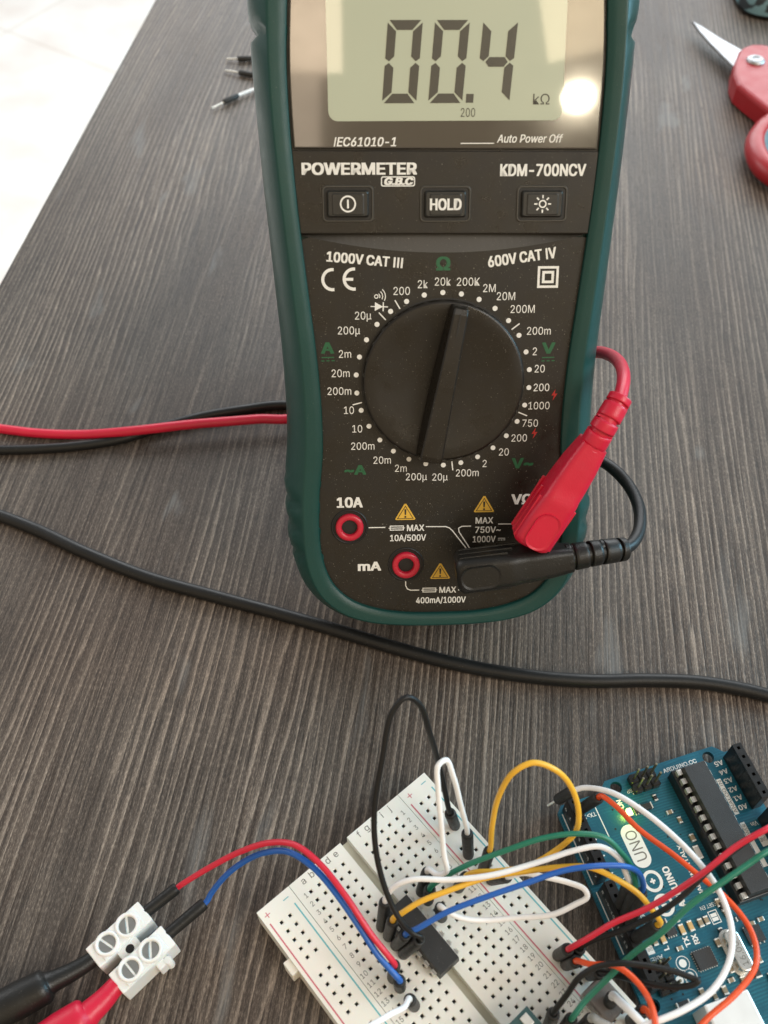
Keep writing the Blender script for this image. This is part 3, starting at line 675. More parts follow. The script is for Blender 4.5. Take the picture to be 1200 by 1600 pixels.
pg = MB(); pg.tube([MW(836, 824, 0.6), MW(836, 824, 13)], 3.6); obj('plug_shroud', pg, K['red_plastic'], rl)
def Wt(px, py, z): return W(px, py, z)
a = MW(968, 624, 18); b_ = MW(974, 598, 12)
pts = [a, b_, MW(972, 575, 2), MW(957, 557, -12), MW(932, 550, -24), MW(890, 560, -40), Vector((20, 262, 40)), Vector((-15, 255, 14)), W(470, 648, 5), W(400, 655, 5), W(300, 663, 5.2), W(210, 673, 4.6), W(130, 679, 2.4), W(60, 677, 1.7), W(0, 670, 1.6), W(-120, 655, 1.6)]
cb = MB(); cb.tube(pts, 1.68); obj('cable', cb, K['red_plastic'], rl)
bl = thing('test_lead', 'black test lead with its angled plug lying across the meter foot', 'test lead', W(0, 703, 1.5), 'test leads of the multimeter')
flat_plug('plug', MW(712, 894, 14), MW(893, 871, 15), 14, 9.8, 7, 11, K['black_plastic'], bl, .20)
strain([MW(886, 872, 15), MW(930, 864, 14.5), MW(976, 858, 12)], 3.7, 3.1, bl, K['black_plastic'])
pg = MB(); pg.tube([MW(742, 884, .6), MW(742, 884, 12)], 3.6); obj('plug_shroud', pg, K['black_plastic'], bl)
pts = [MW(972, 859, 12), MW(987, 850, 9), MW(999, 826, 2), MW(998, 792, -6), MW(981, 757, -14), MW(955, 730, -20), MW(930, 716, -27), MW(890, 705, -38), Vector((20, 225, 22)), W(520, 640, 2.0), W(440, 633, 1.8), W(380, 640, 1.8), W(320, 650, 1.7), W(250, 668, 1.6), W(190, 686, 1.6), W(120, 697, 1.6), W(50, 702, 1.6), W(0, 703, 1.6), W(-120, 700, 1.6)]
cb = MB(); cb.tube(pts, 1.72); obj('cable', cb, K['black_cable'], bl)

# thick cable along the front of the meter
cb = MB(); cb.tube([W(-300, 765, 2.1), W(-160, 770, 2.1), W(-60, 788, 2.1), W(0, 806, 2.1), W(60, 829, 2.1), W(130, 862, 2.1), W(230, 902, 2.1), W(340, 933, 2.1), W(440, 960, 2.1), W(530, 986, 2.1), W(620, 1013, 2.1), W(720, 1039, 2.1), W(820, 1056, 2.1), W(920, 1064, 2.1), W(1010, 1063, 2.1), W(1090, 1066, 2.1), W(1160, 1077, 2.1), W(1210, 1089, 2.1), W(1330, 1112, 2.1), W(1480, 1120, 2.1), W(1800, 1080, 2.1), W(2300, 1000, 2.1)], 2.05, n=18)
tag(obj('cable', cb, K['black_cable'], base=W(620, 1013, 0)), 'thick black cable running across the whole table in front of the meter', 'cable')

# ------------------------------------------------------------------ breadboard
bb = thing('breadboard', 'cream solderless breadboard with numbered rows and red and blue rail lines', 'breadboard', B(14, 36, 0), frame=BROT)
P_ = 2.54; V0, V1 = -4.55, 77.4
cols = {c: i*P_ for i, c in enumerate('abcde')}; cols.update({c: (7+i)*P_ for i, c in enumerate('fghij')})
railv = [1.1+15.24*g+P_*k for g in range(5) for k in range(5)]
def panel(mb, u0, u1, us, vs, z=BZ):
    ho, hi, dz = .58, .355, .28
    ul = sorted([u0, u1]+[u+s_ for u in us for s_ in (-ho, ho)]); vl = sorted([V0, V1]+[v+s_ for v in vs for s_ in (-ho, ho)])
    nu, nv = len(ul), len(vl); mb_v = [(u, v, z) for v in vl for u in ul]; fs = []; hs = []
    for j in range(nv-1):
        for i in range(nu-1):
            if i % 2 == 1 and j % 2 == 1: hs.append(((ul[i]+ul[i+1])/2, (vl[j]+vl[j+1])/2)); continue
            fs.append((j*nu+i, (j+1)*nu+i, (j+1)*nu+i+1, j*nu+i+1))
    mb.add(mb_v, fs, BFRAME)
    for (u, v) in hs:
        q = lambda r_, zz: [(u-r_, v-r_, zz), (u+r_, v-r_, zz), (u+r_, v+r_, zz), (u-r_, v+r_, zz)]
        mb.rings([q(ho, z), q(hi, z-dz)], BFRAME, 0, False, (False, False)); mb.rings([q(hi, z-dz), q(hi, z-4)], BFRAME, 2, False, (False, True))
body = MB()
T = [cols[c] for c in 'abcde']; T2 = [cols[c] for c in 'fghij']; rv = [r*P_ for r in range(30)]
SEAM = .06
panel(body, -13.1, -3.35-SEAM, [-9.8, -7.27], railv); panel(body, -3.35+SEAM, 12.9, T, rv); panel(body, 15.1, 32.15-SEAM, T2, rv); panel(body, 32.15+SEAM, 41.45, [35.37, 37.97], railv)
def wallrect(mb, u0, u1, v0, v1, z0, z1, mi=0):
    q = lambda z: [(u0, v0, z), (u1, v0, z), (u1, v1, z), (u0, v1, z)]
    mb.rings([q(z1), q(z0)], BFRAME, mi, False, (False, False))
for u0, u1 in ((-13.1, -3.35-SEAM), (-3.35+SEAM, 12.9), (15.1, 32.15-SEAM), (32.15+SEAM, 41.45)): wallrect(body, u0, u1, V0, V1, .6, BZ)
body.box(12.7, 15.3, V0+.2, V1-.2, 1, 7.2, BFRAME, mi=1)
body.box(-13.0, 41.35, V0+.1, V1-.1, .0, .6, BFRAME)
obj('body', body, [K['board'], K['groove'], K['pit']], bb)
for v in (8.3, 60.0):
    tabm = MB(); tabm.box(-14.9, -12.9, v, v+3.7, 2, 8.6, BFRAME, bev=.3); obj('side_tab', tabm, K['board'], bb)
ln = MB(); lb = MB()
for u, m_ in ((-12.1, ln), (33.15, ln), (-4.7, lb), (40.35, lb)): m_.box(u-.17, u+.17, -.4, 73.5, BZ+.01, BZ+.035, BFRAME)
for u, v in ((-11.4, -2.4), (34.4, -2.3)):
    stroke(ln, [(u-.75, v), (u+.75, v)], .2, BFRAME, BZ+.03); stroke(ln, [(u, v-.75), (u, v+.75)], .2, BFRAME, BZ+.04)
for u in (-5.7, 39.4): stroke(lb, [(u-.8, -2.6), (u+.8, -2.6)], .22, BFRAME, BZ+.03)
obj('red_rail_line', ln, K['rail_red'], bb); obj('blue_rail_line', lb, K['rail_blue'], bb)
tp = MB()
for r in range(30):
    text(tp, str(r+1), -1.15, -(r*P_)+0, 1.25, BROT, BZ+.03, align='r', valign='mid', bold=.0, sx=.9); text(tp, str(r+1), 29.75, -(r*P_)+.15, 1.25, BROT, BZ+.03, align='l', valign='mid', sx=.9)
for c, u in cols.items(): text(tp, c, u+.1, 2.35, 1.7, BROT, BZ+.03, sx=1)
obj('row_lettering', tp, K['board_print'], bb)

# every contact hole, for seating the plugs
HOLES = [B(u, v*1.0, BZ) for u in T+T2 for v in rv]+[B(u, v, BZ) for u in (-9.8, -7.27, 35.37, 37.97) for v in railv]
used = set()
def hole(px, py):
    p = W(px, py, BZ); i = min((k for k in range(len(HOLES)) if k not in used), key=lambda k: (HOLES[k]-p).length); used.add(i); return HOLES[i]
DX = [63.5-P_*k for k in range(8)]+[41.656-P_*k for k in range(10)]
def dpin(k): return A(DX[k], 50.8, 8.5)

# chip on the breadboard
ic = thing('integrated_circuit', 'black fourteen pin chip straddling the breadboard groove', 'chip', B(13.6, 26, BZ), frame=BROT)
X = BFRAME @ Matrix.Translation((0, 0, 0))
cb = MB(); cb.box(10.55, 16.75, 16.4, 35.3, BZ+1.4, BZ+5.0, BFRAME, bev=.12, taper=.25); obj('body', cb, K['chip'], ic)
for k in range(7):
    v = 18.2+P_*k
    for s_, ue in ((-1, 10.6), (1, 16.7)):
        pm = MB(); pm.box(min(ue, ue+s_*.55), max(ue, ue+s_*.55), v-.65, v+.65, BZ+2.9, BZ+3.25, BFRAME); pm.box(ue+s_*.55-.15, ue+s_*.55+.15, v-.65, v+.65, BZ+1.2, BZ+3.25, BFRAME); pm.box(ue+s_*.55-.14, ue+s_*.55+.14, v-.25, v+.25, BZ-1, BZ+1.2, BFRAME)
        obj('leg', pm, K['metal'], ic)

# ------------------------------------------------------------------ controller board
ab = thing('circuit_board', 'teal microcontroller board with printed pin names and a lit power light', 'circuit board', A(34, 27, -AZ), frame=AFRAME)
out = [(0, 0), (64.5, 0), (66.04, 1.5), (66.04, 2.6), (68.58, 5.1), (68.58, 37.8), (66.04, 40.4), (66.04, 51.8), (64.5, 53.34), (0, 53.34)]
def pcb_with_holes(poly, holes):
    cu = bpy.data.curves.new('outline', 'CURVE'); cu.dimensions = '2D'; cu.fill_mode = 'BOTH'; cu.extrude = .8
    for pl in [poly]+[circ(x, y, r_, 28) for x, y, r_ in holes]:
        sp = cu.splines.new('POLY'); sp.points.add(len(pl)-1); sp.use_cyclic_u = True
        for q, p in zip(sp.points, pl): q.co = (p[0], p[1], 0, 1)
    ob = bpy.data.objects.new('outline', cu); me = bpy.data.meshes.new_from_object(ob); mb = MB()
    mb.add([v.co.copy()-Vector((0, 0, .8)) for v in me.vertices], [tuple(p.vertices) for p in me.polygons], AFRAME)
    bpy.data.objects.remove(ob); bpy.data.curves.remove(cu); bpy.data.meshes.remove(me); return mb
obj('board', pcb_with_holes(out, [(13.97, 2.54, 1.6), (15.24, 50.8, 1.6), (66.04, 7.62, 1.6), (66.04, 35.56, 1.6)]), K['pcb'], ab)
def header(x0, n, y):                        # socket strip with real openings
    hb_ = MB(); y0, y1 = y-1.25, y+1.25; xl = x0-1.27; xr = x0+P_*(n-1)+1.27; z = 8.5; h_ = .42
    ul = sorted([xl, xr]+[x0+P_*k+s_ for k in range(n) for s_ in (-h_, h_)]); vl = [y0, y-h_, y+h_, y1]; nu = len(ul)
    fs = []
    for j in range(3):
        for i in range(nu-1):
            if i % 2 == 1 and j == 1: continue
            fs.append((j*nu+i, j*nu+i+1, (j+1)*nu+i+1, (j+1)*nu+i))
    hb_.add([(u, v, z) for v in vl for u in ul], fs, AFRAME)
    for k in range(n):
        x = x0+P_*k; q = lambda r_, zz: [(x-r_, y-r_, zz), (x+r_, y-r_, zz), (x+r_, y+r_, zz), (x-r_, y+r_, zz)]
        hb_.rings([q(h_, z), q(h_*.8, z-4)], AFRAME, 1, False, (False, True))
    q = lambda zz: [(xl, y0, zz), (xr, y0, zz), (xr, y1, zz), (xl, y1, zz)]
    hb_.rings([q(z), q(.02)], AFRAME, 0, False, (False, False))
    for k in range(n):                       # shallow ribs moulded on the sides
        x = x0+P_*k
        for yy in (y0, y1): hb_.box(x-.85, x+.85, yy-.07, yy+.07, .4, z-.9, AFRAME)
    return obj('socket_header', hb_, [K['header'], K['black']], ab)
hd1 = header(45.72, 8, 50.8); hd2 = header(18.796, 10, 50.8); header(50.8, 6, 2.54); header(27.94, 8, 2.54)
# pin names printed on the header's flank
sp_ = MB()
FX = AFRAME @ Matrix.Translation((0, 52.14, 0)) @ Matrix.Rotation(math.pi, 4, 'Z') @ Matrix.Rotation(math.pi/2, 4, 'X')
for k, tx in enumerate(['0', '1', '2', '~3', '4', '~5', '~6', '7', '8', '~9', '~10', '~11', '12', '13']):
    text(sp_, tx, -DX[k], 3.4, 1.3, FX, .03, sx=.9)
obj('pin_lettering', sp_, K['silk'], hd1)
# silkscreen
sk = MB(); Z = .035
RX = AFRAME @ rotz(math.pi/2)                # text read with its top towards -x
def stext(t, x, y, cap, ang=0, **k): text(sk, t, x, y, cap, AFRAME, Z, ang=ang, valign='mid', **k)
sk.box(45.2, 55.6, 35.3, 40.05, .005, Z, AFRAME) if False else sk.prism([(p[0], p[1]) for p in rrect(44.6, 56.0, 35.2, 40.1, 2.4, 8)], .005, Z, AFRAME)
# board name inside the pill is dark
def text_dark(t_, *a, **k): q_ = MB(); text(q_, t_, *a, **k); obj('dark_lettering', q_, K['board_print'], ab)
text_dark('UNO', 50.4, 37.6, 3.0, AFRAME, Z+.02, width=7.9, ang=0, valign='mid', bold=-.02)
# joined rings with plus and minus
R1 = circ(41.0, 37.6, 2.75, 40, 2.55); r1 = circ(41.0, 37.6, 1.95, 40, 1.75); sk.band(R1, r1, Z, AFRAME)
R2 = circ(34.9, 37.6, 2.75, 40, 2.55); r2 = circ(34.9, 37.6, 1.95, 40, 1.75); sk.band(R2, r2, Z+.006, AFRAME)
stroke(sk, [(41.0, 36.9), (41.0, 38.3)], .5, AFRAME, Z); stroke(sk, [(40.3, 37.6), (41.7, 37.6)], .5, AFRAME, Z+.006); stroke(sk, [(34.9, 36.9), (34.9, 38.3)], .5, AFRAME, Z)
stext('ARDUINO', 38.1, 33.1, 1.75, width=10.2, bold=.03)
stext('ARDUINO.CC', 66.2, 16.3, 1.1, ang=-math.pi/2, width=10.0, bold=.02)
for k in range(6): stext('A%d' % (5-k), 63.7-P_*k+.1, 5.75, 1.35, ang=-math.pi/2, bold=.02, sx=.95) if False else stext('A%d' % (5-k), 63.6-P_*k, 5.75, 1.3, ang=math.pi/2, bold=.02, sx=1.1)
sk.prism([(49.6, 7.55), (59.7, 7.55), (59.7, 8.85), (49.6, 8.85)], .005, Z, AFRAME); sk.prism([(35.4, 7.55), (47.3, 7.55), (47.3, 8.85), (35.4, 8.85)], .005, Z, AFRAME)
for t_, x, y, w_ in (('ANALOG IN', 54.6, 8.2, 9.2), ('POWER', 44.5, 8.2, 4.6)): text_dark(t_, x, y, 1.0, AFRAME, Z+.02, width=w_, valign='mid')
stext('Vin', 46.0, 5.2, 1.1, ang=math.pi/2, bold=.01, sx=.9)
sk.prism([(40.0, 4.1), (43.4, 4.1), (43.4, 6.2), (40.0, 6.2)], .005, Z, AFRAME)
for x in (42.6, 40.7): pass
stext('5V', 38.1, 5.2, 1.1, ang=math.pi/2); stext('3.3V', 35.6, 5.6, 1.1, ang=math.pi/2)
stext('TX→' if False else 'TX>1', 61.2, 45.6, 1.1, ang=math.pi/2, bold=.02, sx=.9); stext('RX<0', 63.7, 45.6, 1.1, ang=math.pi/2, bold=.02, sx=.9)
stroke(sk, [(63.6, 43.3), (44.5, 43.2)], .28, AFRAME, Z)
stroke(sk, [(63.8, 52.45), (44.8, 52.45)], .3, AFRAME, Z); stroke(sk, [(42.9, 52.45), (27.6, 52.45)], .3, AFRAME, Z)
stext('DIGITAL (PWM~)', 38, 44.0, 1.1, width=12, bold=.01)
stext('ON', 61.5, 36.6, 1.25, ang=0, bold=.03); stext('L', 25.7, 41.9, 1.3, bold=.03); stext('TX', 25.5, 36.4, 1.3, bold=.03); stext('RX', 25.4, 34.1, 1.3, bold=.03)
stext('ICSP', 64.0, 32.0, 1.0, ang=-math.pi/2+math.pi, bold=.01, width=2.7)
stext('ITALY', 44.6, 27.0, 1.1, width=5.0, bold=.02); stext('MADE IN', 37.0, 27.2, 1.1, width=6.5, bold=.02)
stext('AREF', 24.2, 45.6, 1.2, ang=math.pi/2, bold=.01); stext('RESET EN', 31.3, 26.9, .9, ang=math.pi/2, width=5.0)
sk.prism([(25.5, 44.95), (27.8, 44.95), (27.8, 46.7), (25.5, 46.7)], .005, Z, AFRAME)
text_dark('GND', 26.65, 45.8, .8, AFRAME, Z+.02, ang=math.pi/2, valign='mid', width=1.5); text_dark('GND', 41.7, 5.15, 1.0, AFRAME, Z+.02, ang=math.pi/2, valign='mid', width=1.9)
sk.band([(26.9, 25.8), (30.1, 25.8), (30.1, 28.2), (26.9, 28.2)], [(27.1, 26.0), (29.9, 26.0), (29.9, 28.0), (27.1, 28.0)], Z, AFRAME)
for x in (28.0, 29.0): sk.prism([(x-.42, 26.2), (x+.42, 26.2), (x+.42, 27.8), (x-.42, 27.8)], .005, Z, AFRAME)
for c_ in ((21.4, 39.7), (18.3, 39.3), (18.3, 42.2)):
    sk.flat(circ(c_[0], c_[1], .95, 20), Z, AFRAME); sk.band(circ(c_[0], c_[1], 1.7, 20), circ(c_[0], c_[1], 1.52, 20), Z, AFRAME)
for x, y in ((64, 28), (63.0, 31.9), (46, 46.5), (55, 46.8), (50.6, 46.6)): sk.flat(circ(x, y, .22, 10), Z, AFRAME)
obj('silkscreen', sk, K['silk'], ab)
# via dots
vd = MB()
for k in range(70):
    x, y = random.uniform(14, 66), random.uniform(8, 48); vd.flat(circ(x, y, random.choice((.16, .2, .28)), 8), .02, AFRAME)
obj('via_hole', vd, K['black'], ab)
# big chip in its socket
ch = MB(); ch.box(28.9, 64.4, 11.6, 21.1, .02, 4.3, AFRAME, bev=.2); sk2 = obj('chip_socket', ch, K['header'], ab)
ch = MB(); ch.box(29.3, 63.6, 12.45, 19.05, 4.45, 7.7, AFRAME, bev=.15, taper=.2); ch.lathe([(1.2, 7.701), (1.1, 7.72), (.01, 7.72)], AFRAME @ Matrix.Translation((62.2, 15.7, 0)), 20, 0, False, (False, False)); obj('microcontroller', ch, K['chip'], sk2)
for k in range(14):
    x = 29.95+P_*k
    for y0, y1 in ((19.05, 20.25), (11.95, 12.45)):
        pm = MB(); pm.box(x-.72, x+.72, y0, y1, 5.55, 5.9, AFRAME, bev=.06); yy = y1 if y0 > 15 else y0; pm.box(x-.72, x+.72, yy-.16, yy+.16, 4.2, 5.9, AFRAME); obj('chip_leg', pm, K['metal'], sk2)
# programming pins
def pins(xs, ys, name='pin_header'):
    hb_ = MB()
    for x in xs:
        for y in ys: hb_.box(x-1.25, x+1.25, y-1.25, y+1.25, .02, 2.5, AFRAME, bev=.35, seg=1)
    h_ = obj(name, hb_, K['header'], ab)
    for x in xs:
        for y in ys: pm = MB(); pm.box(x-.3, x+.3, y-.3, y+.3, 2.4, 8.6, AFRAME, bev=.12, seg=1); obj('pin', pm, K['pin'], h_)
pins((63.7, 66.2), (25.6, 28.14, 30.68)); pins((17.4, 19.94, 22.48), (44.9, 47.4))
# quad flat chip
qf = MB(); qf.box(18.5, 22.8, 31.9, 36.7, .05, .95, AFRAME, bev=.08); qo = obj('usb_chip', qf, K['chip'], ab)
ql = MB()
for k in range(8):
    t_ = -1.95+.557*k
    for a_, b_ in (((18.25, 18.55), 34.3+t_*1.12), ((22.75, 23.05), 34.3+t_*1.12)): ql.box(a_[0], a_[1], b_-.13, b_+.13, .02, .2, AFRAME)
    for a_, b_ in (((31.6, 31.95), 20.65+t_), ((36.65, 37.0), 20.65+t_)): ql.box(b_-.13, b_+.13, a_[0], a_[1], .02, .2, AFRAME)
obj('chip_leg', ql, K['metal'], qo)
# crystal
XC = AFRAME @ Matrix.Translation((19.6, 26.6, 0))
cr = MB(); cr.prism(rrect(-5.5, 5.5, -2.35, 2.35, 2.3, 8), .1, .7, XC); cr.prism(rrect(-4.9, 4.9, -1.8, 1.8, 1.75, 8), .7, 3.6, XC, bev=.3); co = obj('crystal', cr, K['crystal'], ab)
ct = MB(); text(ct, '16.000', -.2, 0, 1.5, XC, 3.64, width=6.8, valign='mid'); obj('crystal_lettering', ct, K['board_print'], co)
# usb socket and power jack
ub = MB(); ub.box(-6.2, 11.0, 31.8, 43.1, .02, 10.6, AFRAME, bev=.5); obj('usb_socket', ub, K['usb'], ab)
pj = MB(); pj.box(-1.8, 12.5, 3.2, 12.1, .02, 10.8, AFRAME, bev=.4); obj('power_jack', pj, K['header'], ab)
# small surface mounted parts
def smd(x, y, l, wd, ang, m, name, h=.8):
    X_ = AFRAME @ Matrix.Translation((x, y, 0)) @ rotz(math.radians(ang))
    b1 = MB(); b1.box(-l/2+.32, l/2-.32, -wd/2, wd/2, .05, h, X_, bev=.06); o = obj(name, b1, m, ab)
    b2 = MB(); b2.box(-l/2, -l/2+.36, -wd/2-.03, wd/2+.03, .02, h+.03, X_, bev=.06); b2.box(l/2-.36, l/2, -wd/2-.03, wd/2+.03, .02, h+.03, X_, bev=.06); obj('terminal', b2, K['metal'], o)
for x, y in ((28.3, 36.3), (28.4, 33.9), (27.9, 41.8)): smd(x, y, 2.5, 1.2, 0, K['led_body'], 'indicator_light')
smd(58.7, 35.4, 2.2, 1.2, 0, K['led_on'], 'power_light', .9)
_gl = bpy.data.lights.new('power_light_glow', 'POINT'); _gl.energy = .0008; _gl.color = (.75, 1, .08); _gl.shadow_soft_size = .0008
_go = bpy.data.objects.new('power_light_glow', _gl); sc.collection.objects.link(_go); _go.location = A(58.7, 36.4, 2.6)*S
for x, y, a_ in ((28.3, 31.2, 0), (28.4, 29.5, 0), (22.9, 29.4, 0), (28.4, 23.9, 10), (27.9, 44.0, 0), (16.8, 29.4, 0), (13.0, 33.2, 0), (47.6, 22.8, 0), (24.2, 19.4, 80), (13.5, 27.8, 0), (14.2, 38.6, 0), (31.2, 24.6, 0)): smd(x, y, 2.0, 1.15, a_, K['ceramic'], 'capacitor')
for x, y, a_ in ((34.5, 24.2, 0), (36.8, 24.3, 90), (25.0, 27.3, 0), (26.3, 21.6, 90), (52.8, 23.6, 0), (55.5, 25.2, 90), (60.2, 27.0, 0), (14.5, 30.6, 90), (12.5, 36.0, 0), (24.6, 38.9, 90), (31.0, 36.2, 0), (31.4, 39.8, 90), (16.5, 21.6, 0), (24.5, 16.5, 90), (33.0, 42.3, 0)): smd(x, y, 1.7, .95, a_, K['ceramic'] if x % 1 > .4 else K['chip'], 'resistor', .6)
smd(43.8, 23.4, 3.4, 1.5, 0, mat('resonator_ceramic', (.45, .43, .40), .5, var=.1), 'resonator', 1.0)
for x, y, a_ in ((58.6, 30.6, 90), (13.2, 44.2, 90), (14.6, 24.0, 0)): smd(x, y, 3.4, 1.6, a_, K['chip'], 'diode', 1.1)
for x, y, l, w_ in ((58.7, 32.8, 1.7, 2.6), (28.6, 39.2, 1.7, 2.7), (30.3, 23.6, 1.5, 2.2), (21.8, 20.0, 3.9, 4.4), (11.6, 20.5, 2.5, 2.4)):
    b1 = MB(); b1.box(x-l/2, x+l/2, y-w_/2, y+w_/2, .1, 1.0, AFRAME, bev=.08); o = obj('small_chip', b1, K['chip'], ab); b2 = MB()
    for k in range(4):
        yy = y-w_/2+w_*(k+.5)/4; b2.box(x-l/2-.4, x-l/2, yy-.14, yy+.14, .02, .3, AFRAME); b2.box(x+l/2, x+l/2+.4, yy-.14, yy+.14, .02, .3, AFRAME)
    obj('chip_leg', b2, K['metal'], o)

# ------------------------------------------------------------------ jumper wires
def plug(parent, base, top, pin=True, r=1.42, m=None, pinlen=2.5):
    base, top = Vector(base), Vector(top); L_ = (top-base).length; X_ = axis(base, top); mb = MB()
    mb.lathe([(.6, .15), (1.0, .18), (r*.93, .6), (r, 1.2), (r*1.0, L_*.5), (r*1.04, L_-1.2), (r*.98, L_-.35), (r*.8, L_), (.75, L_-.05), (.7, L_-.8)], X_, 20, 0, True, (True, True))
    o = obj('plug', mb, m or K['plug'], parent)
    if pin: pb = MB(); pb.tube([base-(top-base).normalized()*pinlen, base+(top-base).normalized()*.4], .32, n=8, sub=1); obj('pin', pb, K['metal'], o)
    return o
JG = 'jumper wires on the boards'
def jumper(col, label, pa, pts, pb, r=.66):
    # pa / pb: (base point, (px, py) of the plug's top, its height) or None where the wire leaves the picture
    path = [W(*p) for p in pts]; base0 = pa[0] if pa else path[0]
    t = thing('jumper_wire', label, 'jumper wire', base0, JG)
    if pa: top = W(pa[1][0], pa[1][1], pa[2]); plug(t, pa[0], top); path = [top-(top-Vector(pa[0])).normalized()*.7, top+(top-Vector(pa[0])).normalized()*1.6]+path
    if pb: top = W(pb[1][0], pb[1][1], pb[2]) if pb[1] else Vector(pb[0])+Vector((0, 0, 13.5)); plug(t, pb[0], top); path = path+[top+(top-Vector(pb[0])).normalized()*1.6, top-(top-Vector(pb[0])).normalized()*.7]
    k_ = len(path)                           # soft kinks, as in wire that has been bent before
    path = [p+(Vector((random.uniform(-1, 1), random.uniform(-1, 1), random.uniform(-1, 1)))*.32 if 2 < i < k_-3 else Vector()) for i, p in enumerate(path)]
    mb = MB(); mb.tube(path, r, n=12); obj('insulation', mb, WC[col], t)
    return t
jumper('black', 'tall black jumper wire arching over the breadboard\'s far end', (hole(713, 1297), (703, 1270), 22), [(688, 1205, 38), (670, 1145, 56), (652, 1102, 65), (635, 1088, 68), (615, 1110, 66), (596, 1185, 58), (584, 1270, 48), (588, 1340, 40), (606, 1402, 33), (628, 1443, 28), (642, 1456, 26)], (hole(632, 1494), (655, 1468), 23))
jumper('white', 'white jumper wire standing in a narrow upright loop beside the tall black one', (hole(734, 1342), (730, 1301), 23), [(720, 1258, 34), (706, 1212, 45), (695, 1188, 50), (686, 1196, 50), (683, 1230, 46), (687, 1285, 40), (694, 1335, 32), (696, 1362, 28), (684, 1367, 26)], (hole(659, 1396), (668, 1362), 23))
jumper('white', 'white jumper wire running from the chip under the green one to the teal board', (hole(596, 1452), (602, 1408), 23), [(618, 1384, 28), (645, 1374, 30), (700, 1373, 31), (770, 1366, 32), (840, 1347, 33), (900, 1327, 34), (940, 1325, 34), (965, 1341, 32), (977, 1362, 29)], (dpin(10), (981, 1383), 24))
jumper('yellow', 'yellow jumper wire curling in a big open circle beside the breadboard corner', (hole(757, 1357), (765, 1329), 23), [(769, 1290, 32), (780, 1240, 44), (805, 1204, 52), (835, 1192, 54), (870, 1204, 52), (895, 1235, 46), (904, 1270, 40), (897, 1302, 34), (868, 1330, 29), (825, 1353, 27), (775, 1361, 26), (742, 1363, 25.5)], (hole(718, 1390), (728, 1370), 22))
jumper('yellow', 'yellow jumper wire running low from the chip under the blue one to the teal board', (hole(603, 1468), (614, 1438), 23), [(626, 1428, 26), (655, 1412, 28), (700, 1393, 30), (760, 1374, 30), (820, 1360, 31), (880, 1353, 32), (920, 1357, 33), (965, 1375, 33), (1000, 1400, 31), (1020, 1424, 28)], (dpin(13), (1027, 1445), 23))
jumper('blue', 'blue jumper wire running from the chip to the teal board', (hole(616, 1484), (634, 1460), 23), [(650, 1452, 26), (700, 1427, 29), (760, 1404, 31), (820, 1381, 33), (880, 1359, 35), (930, 1351, 36), (975, 1351, 35), (997, 1363, 31)], (dpin(12), (1003, 1392), 24))
jumper('green', 'green jumper wire arching from beside the chip to the near header of the teal board', (hole(668, 1411), (672, 1389), 21), [(690, 1373, 26), (730, 1351, 30), (790, 1330, 34), (850, 1308, 37), (900, 1301, 38), (945, 1311, 37), (970, 1330, 34), (985, 1352, 31)], (dpin(11), (991, 1390), 24))
jumper('white', 'white jumper wire lying in a flat sideways loop over the breadboard edge', (hole(689, 1440), (688, 1418), 21), [(702, 1426, 23), (722, 1435, 22), (760, 1439, 20), (810, 1436, 20), (860, 1428, 22), (900, 1415, 24), (918, 1402, 25), (914, 1388, 26), (890, 1377, 26), (850, 1368, 26), (818, 1364, 25)], (hole(776, 1388), (793, 1370), 21))
jumper('red', 'red jumper wire crossing over the teal board to the right edge', (hole(868, 1506), (888, 1483), 23), [(915, 1468, 28), (960, 1443, 32), (1010, 1418, 36), (1060, 1390, 40), (1100, 1362, 44), (1150, 1325, 48), (1200, 1293, 52), (1250, 1270, 46)], (A(38.1, 2.54, 8.5), None))
jumper('black', 'black jumper wire running just below the red one across the teal board', (hole(890, 1495), (906, 1481), 22), [(925, 1470, 26), (960, 1457, 28), (1000, 1443, 30), (1040, 1420, 33), (1075, 1392, 36), (1105, 1361, 38), (1140, 1333, 39), (1190, 1299, 36)], (A(40.64, 2.54, 8.5), None))
jumper('orange', 'short orange jumper wire bending down over the breadboard corner', (hole(882, 1517), (900, 1502), 22), [(925, 1507, 28), (960, 1511, 33), (990, 1526, 35), (1012, 1556, 36), (1025, 1602, 38), (1020, 1670, 36)], (B(35.37, 72.22, BZ), None))
jumper('black', 'black jumper wire doubling back in a flat loop above the teal board', (hole(852, 1603), (865, 1583), 23), [(885, 1555, 29), (905, 1526, 34), (935, 1509, 37), (970, 1505, 39), (1010, 1508, 40), (1055, 1516, 40), (1085, 1526, 40), (1092, 1533, 40), (1080, 1540, 39), (1050, 1541, 37), (1010, 1535, 34), (970, 1526, 28)], (hole(920, 1534), (938, 1520), 21))
jumper('green', 'long green jumper wire climbing from the breadboard to the right edge', (hole(880, 1611), (893, 1592), 22), [(915, 1563, 25), (950, 1525, 28), (985, 1493, 33), (1030, 1457, 39), (1080, 1415, 44), (1130, 1377, 47), (1170, 1350, 49), (1200, 1329, 50), (1262, 1308, 46)], (A(33.02, 2.54, 8.5), None))
